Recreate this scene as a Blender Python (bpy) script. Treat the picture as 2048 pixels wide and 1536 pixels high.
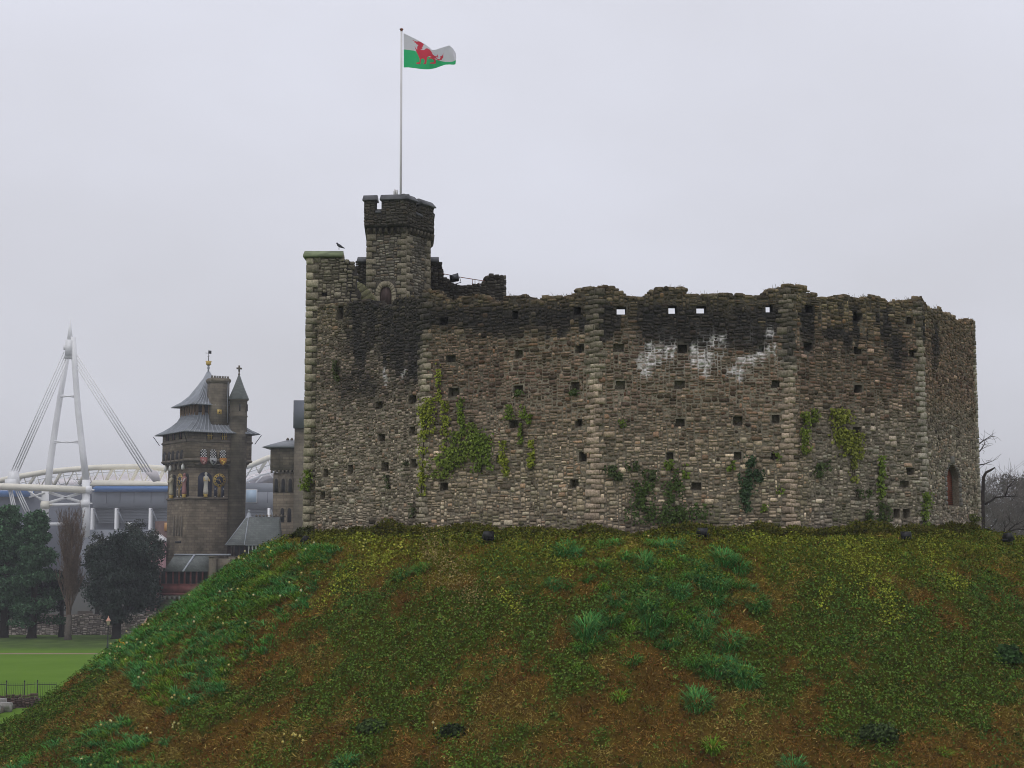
import bpy, math, random
import numpy as np

for _o in list(bpy.data.objects):
    bpy.data.objects.remove(_o, do_unlink=True)
scene = bpy.context.scene
COL = scene.collection
rng = np.random.default_rng(7)
random.seed(7)
R = math.radians

# ------------------------------------------------------------------ camera
F_PX, W_PX, H_PX = 3050.0, 2048.0, 1536.0
CAM = np.array([0.0, 0.0, 10.6])
PITCH = math.atan(322.0 / F_PX)
cam_data = bpy.data.cameras.new('camera')
cam_data.sensor_width = 36.0
cam_data.lens = F_PX / W_PX * 36.0
cam_data.clip_start = 0.5
cam_data.clip_end = 9000.0
cam = bpy.data.objects.new('camera', cam_data)
COL.objects.link(cam)
cam.location = CAM
cam.rotation_euler = (R(90) + PITCH, 0, 0)
scene.camera = cam

# ------------------------------------------------------------------ sky and light
SUN_EL, SUN_AZ = R(58), R(205)          # high, behind the viewer, hidden by cloud
world = bpy.data.worlds.new('World')
scene.world = world
world.use_nodes = True
wn, wl = world.node_tree.nodes, world.node_tree.links
wn.clear()
w_out = wn.new('ShaderNodeOutputWorld')
w_bg = wn.new('ShaderNodeBackground')
w_bg.inputs['Strength'].default_value = 0.1
w_sky = wn.new('ShaderNodeTexSky')
w_sky.sky_type = 'NISHITA'
w_sky.sun_disc = False
w_sky.sun_elevation = SUN_EL
w_sky.sun_rotation = SUN_AZ
w_tc = wn.new('ShaderNodeTexCoord')
w_sep = wn.new('ShaderNodeSeparateXYZ')
w_noise = wn.new('ShaderNodeTexNoise')
w_noise.inputs['Scale'].default_value = 3.2
w_noise.inputs['Detail'].default_value = 4.0
w_noise.inputs['Roughness'].default_value = 0.5
w_map = wn.new('ShaderNodeMapping')
w_map.inputs['Scale'].default_value = (1.0, 1.0, 2.2)
w_ramp = wn.new('ShaderNodeValToRGB')
cr = w_ramp.color_ramp
cr.elements[0].position = 0.0
cr.elements[0].color = (6.6, 6.55, 7.0, 1)
cr.elements[1].position = 0.36
cr.elements[1].color = (8.1, 8.2, 9.1, 1)
w_add = wn.new('ShaderNodeMath'); w_add.operation = 'MULTIPLY_ADD'
w_add.inputs[1].default_value = 0.5
w_mix = wn.new('ShaderNodeMixRGB')
w_mix.inputs['Fac'].default_value = 0.93
wl.new(w_tc.outputs['Generated'], w_sep.inputs[0])
wl.new(w_tc.outputs['Generated'], w_map.inputs['Vector'])
wl.new(w_map.outputs[0], w_noise.inputs['Vector'])
w_sub = wn.new('ShaderNodeMath'); w_sub.operation = 'SUBTRACT'; w_sub.inputs[1].default_value = 0.5
wl.new(w_noise.outputs['Fac'], w_sub.inputs[0])
wl.new(w_sub.outputs[0], w_add.inputs[0])
wl.new(w_sep.outputs['Z'], w_add.inputs[2])
wl.new(w_add.outputs[0], w_ramp.inputs[0])
wl.new(w_sky.outputs[0], w_mix.inputs['Color1'])
wl.new(w_ramp.outputs[0], w_mix.inputs['Color2'])
wl.new(w_mix.outputs[0], w_bg.inputs['Color'])
wl.new(w_bg.outputs[0], w_out.inputs['Surface'])

sun_data = bpy.data.lights.new('sun', 'SUN')
sun_data.energy = 0.7
sun_data.angle = R(40)
sun_data.color = (1.0, 0.97, 0.92)
sun = bpy.data.objects.new('sun', sun_data)
COL.objects.link(sun)
sun.location = (-20, -30, 120)
sun.rotation_euler = (R(90) - SUN_EL, 0, R(180) - SUN_AZ)

scene.view_settings.view_transform = 'Standard'
scene.view_settings.look = 'None'
scene.view_settings.exposure = 0.0
scene.view_settings.gamma = 1.0
scene.view_settings.use_curve_mapping = False
scene.cycles.filter_width = 1.0

# ------------------------------------------------------------------ maths helpers
FWD = np.array([0, math.cos(PITCH), math.sin(PITCH)])
UPV = np.array([0, -math.sin(PITCH), math.cos(PITCH)])


def ray(px, py):
    return FWD + np.array([(px - 1024) / F_PX, 0, 0]) + UPV * ((768 - py) / F_PX)


def at(px, py, Y):
    d = ray(px, py)
    return CAM + d * (Y / d[1])


def project(P):
    d = np.asarray(P, float) - CAM
    dep = d @ FWD
    dep = np.where(np.abs(dep) < 1e-3, 1e-3, dep)
    return 1024 + F_PX * d[..., 0] / dep, 768 - F_PX * (d @ UPV) / dep


def _hash(ix, iy, iz, seed):
    h = (ix * 374761393 + iy * 668265263 + iz * 2147483647 + seed * 974634777) & 0xFFFFFFFF
    h = ((h ^ (h >> 13)) * 1274126177) & 0xFFFFFFFF
    h = h ^ (h >> 16)
    return (h & 0xFFFF) / 65535.0


def vnoise(x, y, z=None, seed=0):
    x = np.asarray(x, float); y = np.asarray(y, float)
    z = np.zeros_like(x) if z is None else np.asarray(z, float)
    ix, iy, iz = np.floor(x).astype(np.int64), np.floor(y).astype(np.int64), np.floor(z).astype(np.int64)
    fx, fy, fz = x - ix, y - iy, z - iz
    fx, fy, fz = fx * fx * (3 - 2 * fx), fy * fy * (3 - 2 * fy), fz * fz * (3 - 2 * fz)
    r = 0
    for a in (0, 1):
        for b in (0, 1):
            for c in (0, 1):
                wgt = (fx if a else 1 - fx) * (fy if b else 1 - fy) * (fz if c else 1 - fz)
                r = r + wgt * _hash(ix + a, iy + b, iz + c, seed)
    return r


def fbm(x, y, seed=0, oct=4):
    r, amp, tot, f = 0, 1.0, 0, 1.0
    for k in range(oct):
        r = r + amp * vnoise(np.asarray(x) * f + 17.3 * k, np.asarray(y) * f - 9.1 * k, seed=seed + k)
        tot += amp; amp *= 0.5; f *= 2.03
    return r / tot


def sm(a, b, x):
    t = np.clip((np.asarray(x, float) - a) / (b - a), 0, 1)
    return t * t * (3 - 2 * t)


def norm(v):
    v = np.asarray(v, float)
    return v / (np.linalg.norm(v, axis=-1, keepdims=True) + 1e-12)


def in_poly(x, y, poly):
    x = np.asarray(x, float); y = np.asarray(y, float)
    inside = np.zeros(x.shape, bool)
    n = len(poly)
    for i in range(n):
        x0, y0 = poly[i]; x1, y1 = poly[(i + 1) % n]
        c = ((y0 > y) != (y1 > y)) & (x < (x1 - x0) * (y - y0) / ((y1 - y0) + 1e-12) + x0)
        inside ^= c
    return inside


# ------------------------------------------------------------------ mesh builder
def origin_of(o):
    v = np.zeros(3)
    while o is not None:
        v = v + np.array(o.location)
        o = o.parent
    return v


class MB:
    def __init__(self):
        self.V, self.C, self.L, self.S, self.n = [], [], [], [], 0

    def add(self, verts, faces, col=None):
        verts = np.asarray(verts, float).reshape(-1, 3)
        if isinstance(faces, np.ndarray):
            self.L.append((faces + self.n).ravel())
            self.S.append(np.full(len(faces), faces.shape[1]))
        else:
            for f in faces:
                self.L.append(np.asarray(f) + self.n)
            self.S.append(np.array([len(f) for f in faces]))
        self.V.append(verts)
        c = np.ones((len(verts), 4)) * 0.5
        if col is not None:
            col = np.asarray(col, float)
            c[:, :3] = col[..., :3]
        c[:, 3] = 1
        self.C.append(c)
        self.n += len(verts)
        return self

    def box(self, c, s, rz=0.0, col=None, taper=1.0):
        hx, hy, hz = np.asarray(s, float) / 2
        p = []
        for z, k in ((-hz, 1.0), (hz, taper)):
            for x, y in ((-hx, -hy), (hx, -hy), (hx, hy), (-hx, hy)):
                x2, y2 = x * k, y * k
                p.append((x2 * math.cos(rz) - y2 * math.sin(rz), x2 * math.sin(rz) + y2 * math.cos(rz), z))
        v = np.array(p) + np.asarray(c, float)
        return self.add(v, [(3, 2, 1, 0), (4, 5, 6, 7), (0, 1, 5, 4), (1, 2, 6, 5), (2, 3, 7, 6), (3, 0, 4, 7)], col)

    def slab(self, x0, x1, y0, y1, z0, z1, col=None):
        return self.box(((x0 + x1) / 2, (y0 + y1) / 2, (z0 + z1) / 2), (x1 - x0, y1 - y0, z1 - z0), 0, col)

    def loft(self, rings, cap=True, col=None, closed=True):
        n = len(rings[0])
        v = np.concatenate([np.asarray(r, float) for r in rings])
        f = []
        for k in range(len(rings) - 1):
            for i in range(n if closed else n - 1):
                j = (i + 1) % n
                f.append((k * n + i, k * n + j, (k + 1) * n + j, (k + 1) * n + i))
        if cap:
            f.append(tuple(range(n - 1, -1, -1)))
            f.append(tuple((len(rings) - 1) * n + i for i in range(n)))
        return self.add(v, f, col)

    def prism(self, poly, z0, z1, col=None):
        return self.loft([[(x, y, z0) for x, y in poly], [(x, y, z1) for x, y in poly]], True, col)

    def lathe(self, prof, c, n=16, col=None, a0=0.0):
        rings = []
        for r, z in prof:
            rings.append([(c[0] + r * math.cos(a0 + 2 * math.pi * i / n), c[1] + r * math.sin(a0 + 2 * math.pi * i / n), c[2] + z) for i in range(n)])
        return self.loft(rings, True, col)

    def tube(self, pts, rad, n=8, col=None):
        pts = np.asarray(pts, float)
        rad = np.broadcast_to(np.asarray(rad, float), (len(pts),))
        rings = []
        ref = None
        for i, p in enumerate(pts):
            t = norm(pts[min(i + 1, len(pts) - 1)] - pts[max(i - 1, 0)])
            if ref is None:
                ref = np.array([1.0, 0, 0]) if abs(t[0]) < 0.8 else np.array([0, 1.0, 0])
            a = norm(ref - t * (ref @ t)); b = np.cross(t, a); ref = a
            rings.append([p + rad[i] * (a * math.cos(2 * math.pi * k / n) + b * math.sin(2 * math.pi * k / n)) for k in range(n)])
        return self.loft(rings, True, col)

    def segs(self, P0, P1, R0, R1, n=4, col=None):
        P0, P1 = np.asarray(P0, float), np.asarray(P1, float)
        t = norm(P1 - P0)
        ref = np.where(np.abs(t[:, :1]) < 0.8, np.array([[1.0, 0, 0]]), np.array([[0, 1.0, 0]]))
        a = norm(ref - t * np.sum(ref * t, 1, keepdims=True)); b = np.cross(t, a)
        N = len(P0)
        V = np.zeros((N, 2 * n, 3))
        for k in range(n):
            d = a * math.cos(2 * math.pi * k / n) + b * math.sin(2 * math.pi * k / n)
            V[:, k] = P0 + d * np.asarray(R0).reshape(-1, 1)
            V[:, n + k] = P1 + d * np.asarray(R1).reshape(-1, 1)
        base = (np.arange(N) * 2 * n)[:, None]
        fs = [base + np.array([[k, (k + 1) % n, n + (k + 1) % n, n + k]]) for k in range(n)]
        fs = np.concatenate(fs)
        c = None if col is None else (np.repeat(np.asarray(col), 2 * n, 0) if np.ndim(col) > 1 else col)
        return self.add(V.reshape(-1, 3), fs, c)

    def leaves(self, P, D, Nn, ln, wd, col, fold=0.25):
        """pointed four-corner leaves: base P, direction D, facing Nn"""
        D = norm(D); S = norm(np.cross(D, Nn)); Nn = np.cross(S, D)
        ln = np.asarray(ln).reshape(-1, 1); wd = np.asarray(wd).reshape(-1, 1)
        V = np.stack([P, P + D * ln * 0.45 + S * wd * 0.5 + Nn * wd * fold, P + D * ln, P + D * ln * 0.45 - S * wd * 0.5 + Nn * wd * fold], 1)
        f = (np.arange(len(P)) * 4)[:, None] + np.array([[0, 1, 2, 3]])
        return self.add(V.reshape(-1, 3), f, np.repeat(col, 4, 0))

    def blades(self, P, D, bend, ln, wd, col):
        """long narrow leaves of three bending pieces"""
        D = norm(D); ln = np.asarray(ln).reshape(-1, 1); wd = np.asarray(wd).reshape(-1, 1)
        S = norm(np.cross(D, bend) + 1e-6)
        p1 = P + D * ln * 0.45 + bend * ln * 0.08
        p2 = P + D * ln * 0.8 + bend * ln * 0.3
        fl_ = rng.uniform(0.3, 1.0, (len(P), 1))
        p3 = P + D * ln * (1.0 - 0.18 * fl_) + bend * ln * fl_ * 0.85
        V = np.stack([P - S * wd * .4, P + S * wd * .4, p1 + S * wd * .5, p1 - S * wd * .5, p2 + S * wd * .4, p2 - S * wd * .4, p3], 1)
        N = len(P); b = (np.arange(N) * 7)[:, None]
        q = np.concatenate([b + np.array([[0, 1, 2, 3]]), b + np.array([[3, 2, 4, 5]])])
        tri = b + np.array([[5, 4, 6]])
        cc = np.repeat(col, 7, 0)
        self.add(V.reshape(-1, 3), q, cc)
        self.L.append((tri + self.n - 7 * N).ravel()); self.S.append(np.full(N, 3))
        return self

    def build(self, name, mat, parent=None, smooth=False, world=True):
        me = bpy.data.meshes.new(name)
        V = np.concatenate(self.V); C = np.concatenate(self.C)
        if parent is not None and world:
            V = V - origin_of(parent)
        loops = np.concatenate([np.asarray(l).ravel() for l in self.L]).astype(np.int32)
        tot = np.concatenate(self.S).astype(np.int32)
        starts = np.concatenate([[0], np.cumsum(tot)[:-1]]).astype(np.int32)
        me.vertices.add(len(V)); me.vertices.foreach_set('co', V.astype(np.float32).ravel())
        me.loops.add(len(loops)); me.loops.foreach_set('vertex_index', loops)
        me.polygons.add(len(tot)); me.polygons.foreach_set('loop_start', starts)
        me.polygons.foreach_set('loop_total', tot)
        me.update(calc_edges=True)
        me.validate()
        if smooth:
            me.polygons.foreach_set('use_smooth', np.ones(len(me.polygons), bool))
        ca = me.color_attributes.new('Col', 'FLOAT_COLOR', 'POINT')
        if len(me.vertices) == len(C):
            ca.data.foreach_set('color', C.astype(np.float32).ravel())
        me.materials.append(mat)
        o = bpy.data.objects.new(name, me)
        COL.objects.link(o)
        if parent is not None:
            o.parent = parent
        return o


def empty(name, loc, rz=0.0):
    o = bpy.data.objects.new(name, None)
    o.empty_display_size = 0.5
    COL.objects.link(o)
    o.location = loc; o.rotation_euler = (0, 0, rz)
    return o


def tag(o, label=None, cat=None, group=None, kind=None):
    if label: o['label'] = label
    if cat: o['category'] = cat
    if group: o['group'] = group
    if kind: o['kind'] = kind
    return o


# ------------------------------------------------------------------ materials
def mat_base(name):
    m = bpy.data.materials.new(name); m.use_nodes = True
    nt = m.node_tree
    return m, nt.nodes, nt.links, nt.nodes['Principled BSDF']


def mat_attr(name, rough=0.9, noise=0.25, scale=9.0, bump=0.0, bscale=40.0, spec=0.3):
    m, n, l, b = mat_base(name)
    a = n.new('ShaderNodeAttribute'); a.attribute_name = 'Col'
    tc = n.new('ShaderNodeTexCoord')
    t = n.new('ShaderNodeTexNoise'); t.inputs['Scale'].default_value = scale; t.inputs['Detail'].default_value = 5
    mr = n.new('ShaderNodeMapRange'); mr.inputs[1].default_value = 0.25; mr.inputs[2].default_value = 0.75
    mr.inputs[3].default_value = 1 - noise; mr.inputs[4].default_value = 1 + noise
    mx = n.new('ShaderNodeMixRGB'); mx.blend_type = 'MULTIPLY'; mx.inputs['Fac'].default_value = 1
    l.new(tc.outputs['Object'], t.inputs['Vector']); l.new(t.outputs['Fac'], mr.inputs[0])
    l.new(a.outputs['Color'], mx.inputs['Color1']); l.new(mr.outputs[0], mx.inputs['Color2'])
    l.new(mx.outputs[0], b.inputs['Base Color'])
    b.inputs['Roughness'].default_value = rough
    b.inputs['Specular IOR Level'].default_value = spec
    if bump:
        t2 = n.new('ShaderNodeTexNoise'); t2.inputs['Scale'].default_value = bscale; t2.inputs['Detail'].default_value = 4
        bp = n.new('ShaderNodeBump'); bp.inputs['Strength'].default_value = bump; bp.inputs['Distance'].default_value = 0.03
        l.new(tc.outputs['Object'], t2.inputs['Vector']); l.new(t2.outputs['Fac'], bp.inputs['Height']); l.new(bp.outputs[0], b.inputs['Normal'])
    return m


def mat_plain(name, col, rough=0.6, noise=0.12, scale=3.0, metal=0.0, spec=0.4, streak=None):
    m, n, l, b = mat_base(name)
    tc = n.new('ShaderNodeTexCoord')
    mp = n.new('ShaderNodeMapping')
    if streak: mp.inputs['Scale'].default_value = streak
    t = n.new('ShaderNodeTexNoise'); t.inputs['Scale'].default_value = scale; t.inputs['Detail'].default_value = 5
    r = n.new('ShaderNodeValToRGB')
    c = np.array(col)
    r.color_ramp.elements[0].position = 0.3; r.color_ramp.elements[1].position = 0.7
    r.color_ramp.elements[0].color = (*np.clip(c * (1 - noise), 0, 1), 1)
    r.color_ramp.elements[1].color = (*np.clip(c * (1 + noise), 0, 1), 1)
    l.new(tc.outputs['Object'], mp.inputs[0]); l.new(mp.outputs[0], t.inputs['Vector'])
    l.new(t.outputs['Fac'], r.inputs[0]); l.new(r.outputs[0], b.inputs['Base Color'])
    b.inputs['Roughness'].default_value = rough; b.inputs['Metallic'].default_value = metal
    b.inputs['Specular IOR Level'].default_value = spec
    return m


def mat_ashlar(name, c1, c2, mortar, bw=0.75, bh=0.32, msize=0.012, stain=0.5, rough=0.9):
    """coursed squared stone, mapped on the two wall directions of a rotated block by the surface normal"""
    m, n, l, b = mat_base(name)
    tc = n.new('ShaderNodeTexCoord'); sp = n.new('ShaderNodeSeparateXYZ')
    ad = n.new('ShaderNodeMath'); ad.operation = 'ADD'
    cb = n.new('ShaderNodeCombineXYZ')
    l.new(tc.outputs['Object'], sp.inputs[0])
    l.new(sp.outputs['X'], ad.inputs[0]); l.new(sp.outputs['Y'], ad.inputs[1])
    l.new(ad.outputs[0], cb.inputs['X']); l.new(sp.outputs['Z'], cb.inputs['Y'])
    br = n.new('ShaderNodeTexBrick')
    br.inputs['Scale'].default_value = 1.0
    br.inputs['Brick Width'].default_value = bw; br.inputs['Row Height'].default_value = bh
    br.inputs['Mortar Size'].default_value = msize; br.inputs['Bias'].default_value = 0.0
    br.inputs['Color1'].default_value = (*c1, 1); br.inputs['Color2'].default_value = (*c2, 1); br.inputs['Mortar'].default_value = (*mortar, 1)
    l.new(cb.outputs[0], br.inputs['Vector'])
    t = n.new('ShaderNodeTexNoise'); t.inputs['Scale'].default_value = 0.45; t.inputs['Detail'].default_value = 7; t.inputs['Roughness'].default_value = 0.65
    l.new(tc.outputs['Object'], t.inputs['Vector'])
    mr = n.new('ShaderNodeMapRange'); mr.inputs[1].default_value = 0.3; mr.inputs[2].default_value = 0.7; mr.inputs[3].default_value = 1 - stain; mr.inputs[4].default_value = 1 + stain * 0.5
    l.new(t.outputs['Fac'], mr.inputs[0])
    mx = n.new('ShaderNodeMixRGB'); mx.blend_type = 'MULTIPLY'; mx.inputs['Fac'].default_value = 1
    l.new(br.outputs['Color'], mx.inputs['Color1']); l.new(mr.outputs[0], mx.inputs['Color2'])
    l.new(mx.outputs[0], b.inputs['Base Color'])
    bp = n.new('ShaderNodeBump'); bp.inputs['Strength'].default_value = 0.6; bp.inputs['Distance'].default_value = 0.03; bp.invert = True
    l.new(br.outputs['Fac'], bp.inputs['Height']); l.new(bp.outputs[0], b.inputs['Normal'])
    b.inputs['Roughness'].default_value = rough
    b.inputs['Specular IOR Level'].default_value = 0.1
    return m


M_STONE = mat_attr('rubble_stone', 0.95, 0.42, 17.0, 0.5, 28.0, spec=0.06)
M_CORE = mat_attr('wall_mortar', 0.95, 0.35, 6.0, 0.6, 20.0, spec=0.05)
M_LEAF = mat_attr('ivy_leaf', 0.7, 0.15, 3.0, spec=0.1)
M_COVER = mat_attr('ground_leaf', 0.9, 0.25, 1.5, spec=0.02)
M_SOIL = mat_attr('mound_soil', 0.95, 0.35, 4.0, 0.8, 9.0, spec=0.0)
M_BLADE = mat_attr('daffodil_leaf', 0.7, 0.15, 2.0, spec=0.05)
M_TREE = mat_attr('tree_foliage', 0.9, 0.2, 0.6, spec=0.03)
M_BARK = mat_attr('bark', 0.95, 0.3, 3.0, 0.5, 8.0, spec=0.1)
M_PAINT = mat_attr('painted_carving', 0.6, 0.12, 6.0)
M_FLAG = mat_attr('flag_cloth', 0.85, 0.05, 3.0, spec=0.1)
_n, _l = M_FLAG.node_tree.nodes, M_FLAG.node_tree.links
_tr = _n.new('ShaderNodeBsdfTranslucent'); _mx = _n.new('ShaderNodeMixShader'); _mx.inputs[0].default_value = 0.45
_l.new(_n['Attribute'].outputs['Color'], _tr.inputs['Color']); _l.new(_n['Principled BSDF'].outputs[0], _mx.inputs[1]); _l.new(_tr.outputs[0], _mx.inputs[2])
_l.new(_mx.outputs[0], _n['Material Output'].inputs['Surface'])
M_ASH = mat_ashlar('brown_ashlar', (0.16, 0.13, 0.092), (0.245, 0.20, 0.146), (0.105, 0.09, 0.07), 0.8, 0.33, 0.02, 0.55)
M_ASH2 = mat_ashlar('grey_ashlar', (0.15, 0.128, 0.096), (0.20, 0.17, 0.128), (0.09, 0.08, 0.07), 0.8, 0.33)
M_TRIM = mat_plain('carved_trim', (0.15, 0.125, 0.095), 0.9, 0.3, 2.0)
M_SLATE = mat_ashlar('slate_roof', (0.125, 0.138, 0.132), (0.17, 0.182, 0.172), (0.09, 0.10, 0.098), 0.3, 0.22, 0.012, 0.35, 0.55)
M_LEAD = mat_plain('lead_roof', (0.165, 0.18, 0.195), 0.45, 0.22, 1.4, 0.0, 0.5, (1, 1, 0.4))
M_LEADL = mat_plain('pale_lead', (0.34, 0.36, 0.4), 0.4, 0.15, 2.0)
M_DARK = mat_plain('dark_opening', (0.012, 0.011, 0.012), 0.8, 0.2)
M_GLASS = mat_plain('window_glass', (0.03, 0.035, 0.045), 0.15, 0.2)
M_GOLD = mat_plain('gilding', (0.58, 0.40, 0.11), 0.5, 0.15, 6.0, 0.1)
M_BLUEBLK = mat_plain('dial_blue', (0.015, 0.02, 0.05), 0.5, 0.1)
M_WSTEEL = mat_plain('white_steel', (0.88, 0.88, 0.88), 0.5, 0.06, 0.3)
M_CSTEEL = mat_plain('cream_steel', (0.80, 0.76, 0.64), 0.5, 0.08, 0.4)
M_CLAD = mat_plain('grey_cladding', (0.22, 0.235, 0.265), 0.5, 0.06, 0.25)
M_CLADD = mat_plain('dark_cladding', (0.13, 0.14, 0.17), 0.6, 0.06, 0.3)
M_BLUE = mat_plain('blue_fascia', (0.06, 0.17, 0.42), 0.45, 0.05, 0.2)
M_ROOFP = mat_plain('roof_panel', (0.74, 0.69, 0.70), 0.6, 0.07, 0.3)
M_PALEB = mat_plain('pale_blue_panel', (0.38, 0.5, 0.62), 0.3, 0.05, 0.3)
M_RED = mat_plain('red_timber', (0.17, 0.05, 0.045), 0.7, 0.3, 2.0)
M_TIMB = mat_plain('dark_timber', (0.05, 0.03, 0.028), 0.8, 0.3, 2.0)
M_WHITE = mat_plain('white_paint', (0.75, 0.74, 0.72), 0.6, 0.08)
M_POLE = mat_plain('pole_paint', (0.7, 0.68, 0.68), 0.45, 0.08, 1.0)
M_BLACK = mat_plain('black_iron', (0.012, 0.013, 0.016), 0.45, 0.2, 5.0)
M_HOUS = mat_plain('floodlight_housing', (0.010, 0.010, 0.011), 0.5, 0.2, 5.0)
M_LENS = mat_plain('floodlight_lens', (0.02, 0.022, 0.028), 0.1, 0.1)
M_COPPER = mat_plain('copper_lamp', (0.55, 0.28, 0.2), 0.4, 0.15)
M_LGLASS = mat_plain('lantern_glass', (0.5, 0.42, 0.36), 0.15, 0.1)
M_DOOR = mat_plain('oak_door', (0.075, 0.05, 0.045), 0.75, 0.45, 4.0, 0, 0.3, (8, 8, 0.6))
M_CAP = mat_plain('slate_cap', (0.075, 0.076, 0.08), 0.6, 0.3, 3.0)
M_CAPM = mat_plain('mossy_cap', (0.16, 0.19, 0.10), 0.8, 0.35, 3.0)
M_BRICK = mat_ashlar('red_brick', (0.30, 0.085, 0.055), (0.36, 0.11, 0.07), (0.14, 0.08, 0.06), 0.22, 0.075, 0.012, 0.3)
M_PINK = mat_plain('pink_render', (0.5, 0.27, 0.28), 0.8, 0.1)
M_BROWN = mat_plain('brown_render', (0.14, 0.09, 0.08), 0.8, 0.15)
M_BIRD = mat_plain('feathers', (0.05, 0.05, 0.06), 0.7, 0.3, 8.0)
M_LIGHTST = mat_plain('pale_slab_stone', (0.3, 0.285, 0.26), 0.9, 0.45, 2.5)

# ------------------------------------------------------------------ ground
LAWN_Z = 0.0
m, n, l, b = mat_base('lawn_grass')
tc = n.new('ShaderNodeTexCoord')
t1 = n.new('ShaderNodeTexNoise'); t1.inputs['Scale'].default_value = 0.12; t1.inputs['Detail'].default_value = 8; t1.inputs['Roughness'].default_value = 0.7
r1 = n.new('ShaderNodeValToRGB')
r1.color_ramp.elements[0].position = 0.3; r1.color_ramp.elements[0].color = (0.095, 0.175, 0.022, 1)
r1.color_ramp.elements[1].position = 0.72; r1.color_ramp.elements[1].color = (0.125, 0.215, 0.032, 1)
t2 = n.new('ShaderNodeTexNoise'); t2.inputs['Scale'].default_value = 0.5; t2.inputs['Detail'].default_value = 7
r2 = n.new('ShaderNodeValToRGB')
r2.color_ramp.elements[0].position = 0.35; r2.color_ramp.elements[0].color = (0.055, 0.085, 0.026, 1)
r2.color_ramp.elements[1].position = 0.7; r2.color_ramp.elements[1].color = (0.095, 0.14, 0.038, 1)
sp = n.new('ShaderNodeSeparateXYZ'); st = n.new('ShaderNodeMapRange')
st.inputs[1].default_value = 153; st.inputs[2].default_value = 156
mx = n.new('ShaderNodeMixRGB')
l.new(tc.outputs['Object'], t1.inputs['Vector']); l.new(tc.outputs['Object'], t2.inputs['Vector']); l.new(tc.outputs['Object'], sp.inputs[0])
l.new(t1.outputs['Fac'], r1.inputs[0]); l.new(t2.outputs['Fac'], r2.inputs[0]); l.new(sp.outputs['Y'], st.inputs[0])
l.new(st.outputs[0], mx.inputs['Fac']); l.new(r1.outputs[0], mx.inputs['Color1']); l.new(r2.outputs[0], mx.inputs['Color2'])
far = n.new('ShaderNodeMapRange'); far.inputs[1].default_value = 186; far.inputs[2].default_value = 188
mx2 = n.new('ShaderNodeMixRGB'); mx2.inputs['Color2'].default_value = (0.07, 0.07, 0.062, 1)
l.new(sp.outputs['Y'], far.inputs[0]); l.new(far.outputs[0], mx2.inputs['Fac']); l.new(mx.outputs[0], mx2.inputs['Color1'])
l.new(mx2.outputs[0], b.inputs['Base Color']); b.inputs['Roughness'].default_value = 0.9; b.inputs['Specular IOR Level'].default_value = 0.1
b.inputs['Specular IOR Level'].default_value = 0.0
M_LAWN = m

mb = MB()
g = 2500.0
xs = np.array([-g, -600, -200, -80, -40, 0, 40, 80, 200, 600, g]); ys = np.array([-g, -200, -40, 0, 40, 80, 120, 152, 156, 160, 166, 172, 180, 200, 400, 800, g])
gx, gy = np.meshgrid(xs, ys)
gz = np.zeros_like(gx)
gz = np.where((gy > 155) & (gy < 175) & (gx < 0) & (gx > -150), 0.35, gz)
nx = len(xs)
idx = np.arange(gx.size).reshape(gx.shape)
q = np.stack([idx[:-1, :-1], idx[:-1, 1:], idx[1:, 1:], idx[1:, :-1]], -1).reshape(-1, 4)
mb.add(np.stack([gx, gy, gz], -1).reshape(-1, 3), q)
lawn = mb.build('lawn', M_LAWN)
tag(lawn, 'bright mown grass of the castle green', 'lawn', kind='structure')

M_PATH = mat_plain('path_gravel', (0.24, 0.17, 0.115), 0.95, 0.2, 0.8)
mb = MB()
pp = []
for i in range(30):
    x = -110 + i * 4.0
    y = 150.6 + 0.02 * (x + 40) + 0.3 * math.sin(i * 0.9)
    pp.append((x, y))
v = [(x, y, 0.012) for x, y in pp] + [(x, y + 3.4 + 0.25 * math.sin(i * 1.7), 0.012) for i, (x, y) in enumerate(pp)]
mb.add(v, [(i, i + 1, 30 + i + 1, 30 + i) for i in range(29)])
path = mb.build('path', M_PATH)
tag(path, 'thin brown gravel path across the lawn', 'path', kind='structure')

# ------------------------------------------------------------------ the mound
MC = np.array([5.6, 62.0]); RIM = 15.0; RIMZ = CAM[2] + 0.02


def mound_z(x, y, detail=True):
    x = np.asarray(x, float); y = np.asarray(y, float)
    r = np.hypot(x - MC[0], y - MC[1])
    inner = RIMZ + 0.22 * sm(RIM, RIM - 2.6, r)
    d = np.maximum(r - RIM + 0.5, 0)
    slope = 0.74 * (d - 0.8 * (1 - np.exp(-d / 0.8))) - 0.012 * np.maximum(np.minimum(d, 20) - 5, 0) ** 2
    z = inner - slope
    if detail:
        z = z + (fbm(x * 0.45, y * 0.45, 3, 3) - 0.5) * 0.7 * sm(RIM - 0.5, RIM + 2.0, r) + (fbm(x * 1.6, y * 1.6, 11, 3) - 0.5) * 0.34
    return np.maximum(z, -0.6)


def hit_mound(px, py):
    d = ray(px, py)
    t = np.linspace(25, 90, 1300)
    P = CAM + d * t[:, None]
    below = P[:, 2] < mound_z(P[:, 0], P[:, 1])
    k = int(np.argmax(below)) if below.any() else None
    return None if k is None else P[k]


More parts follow.
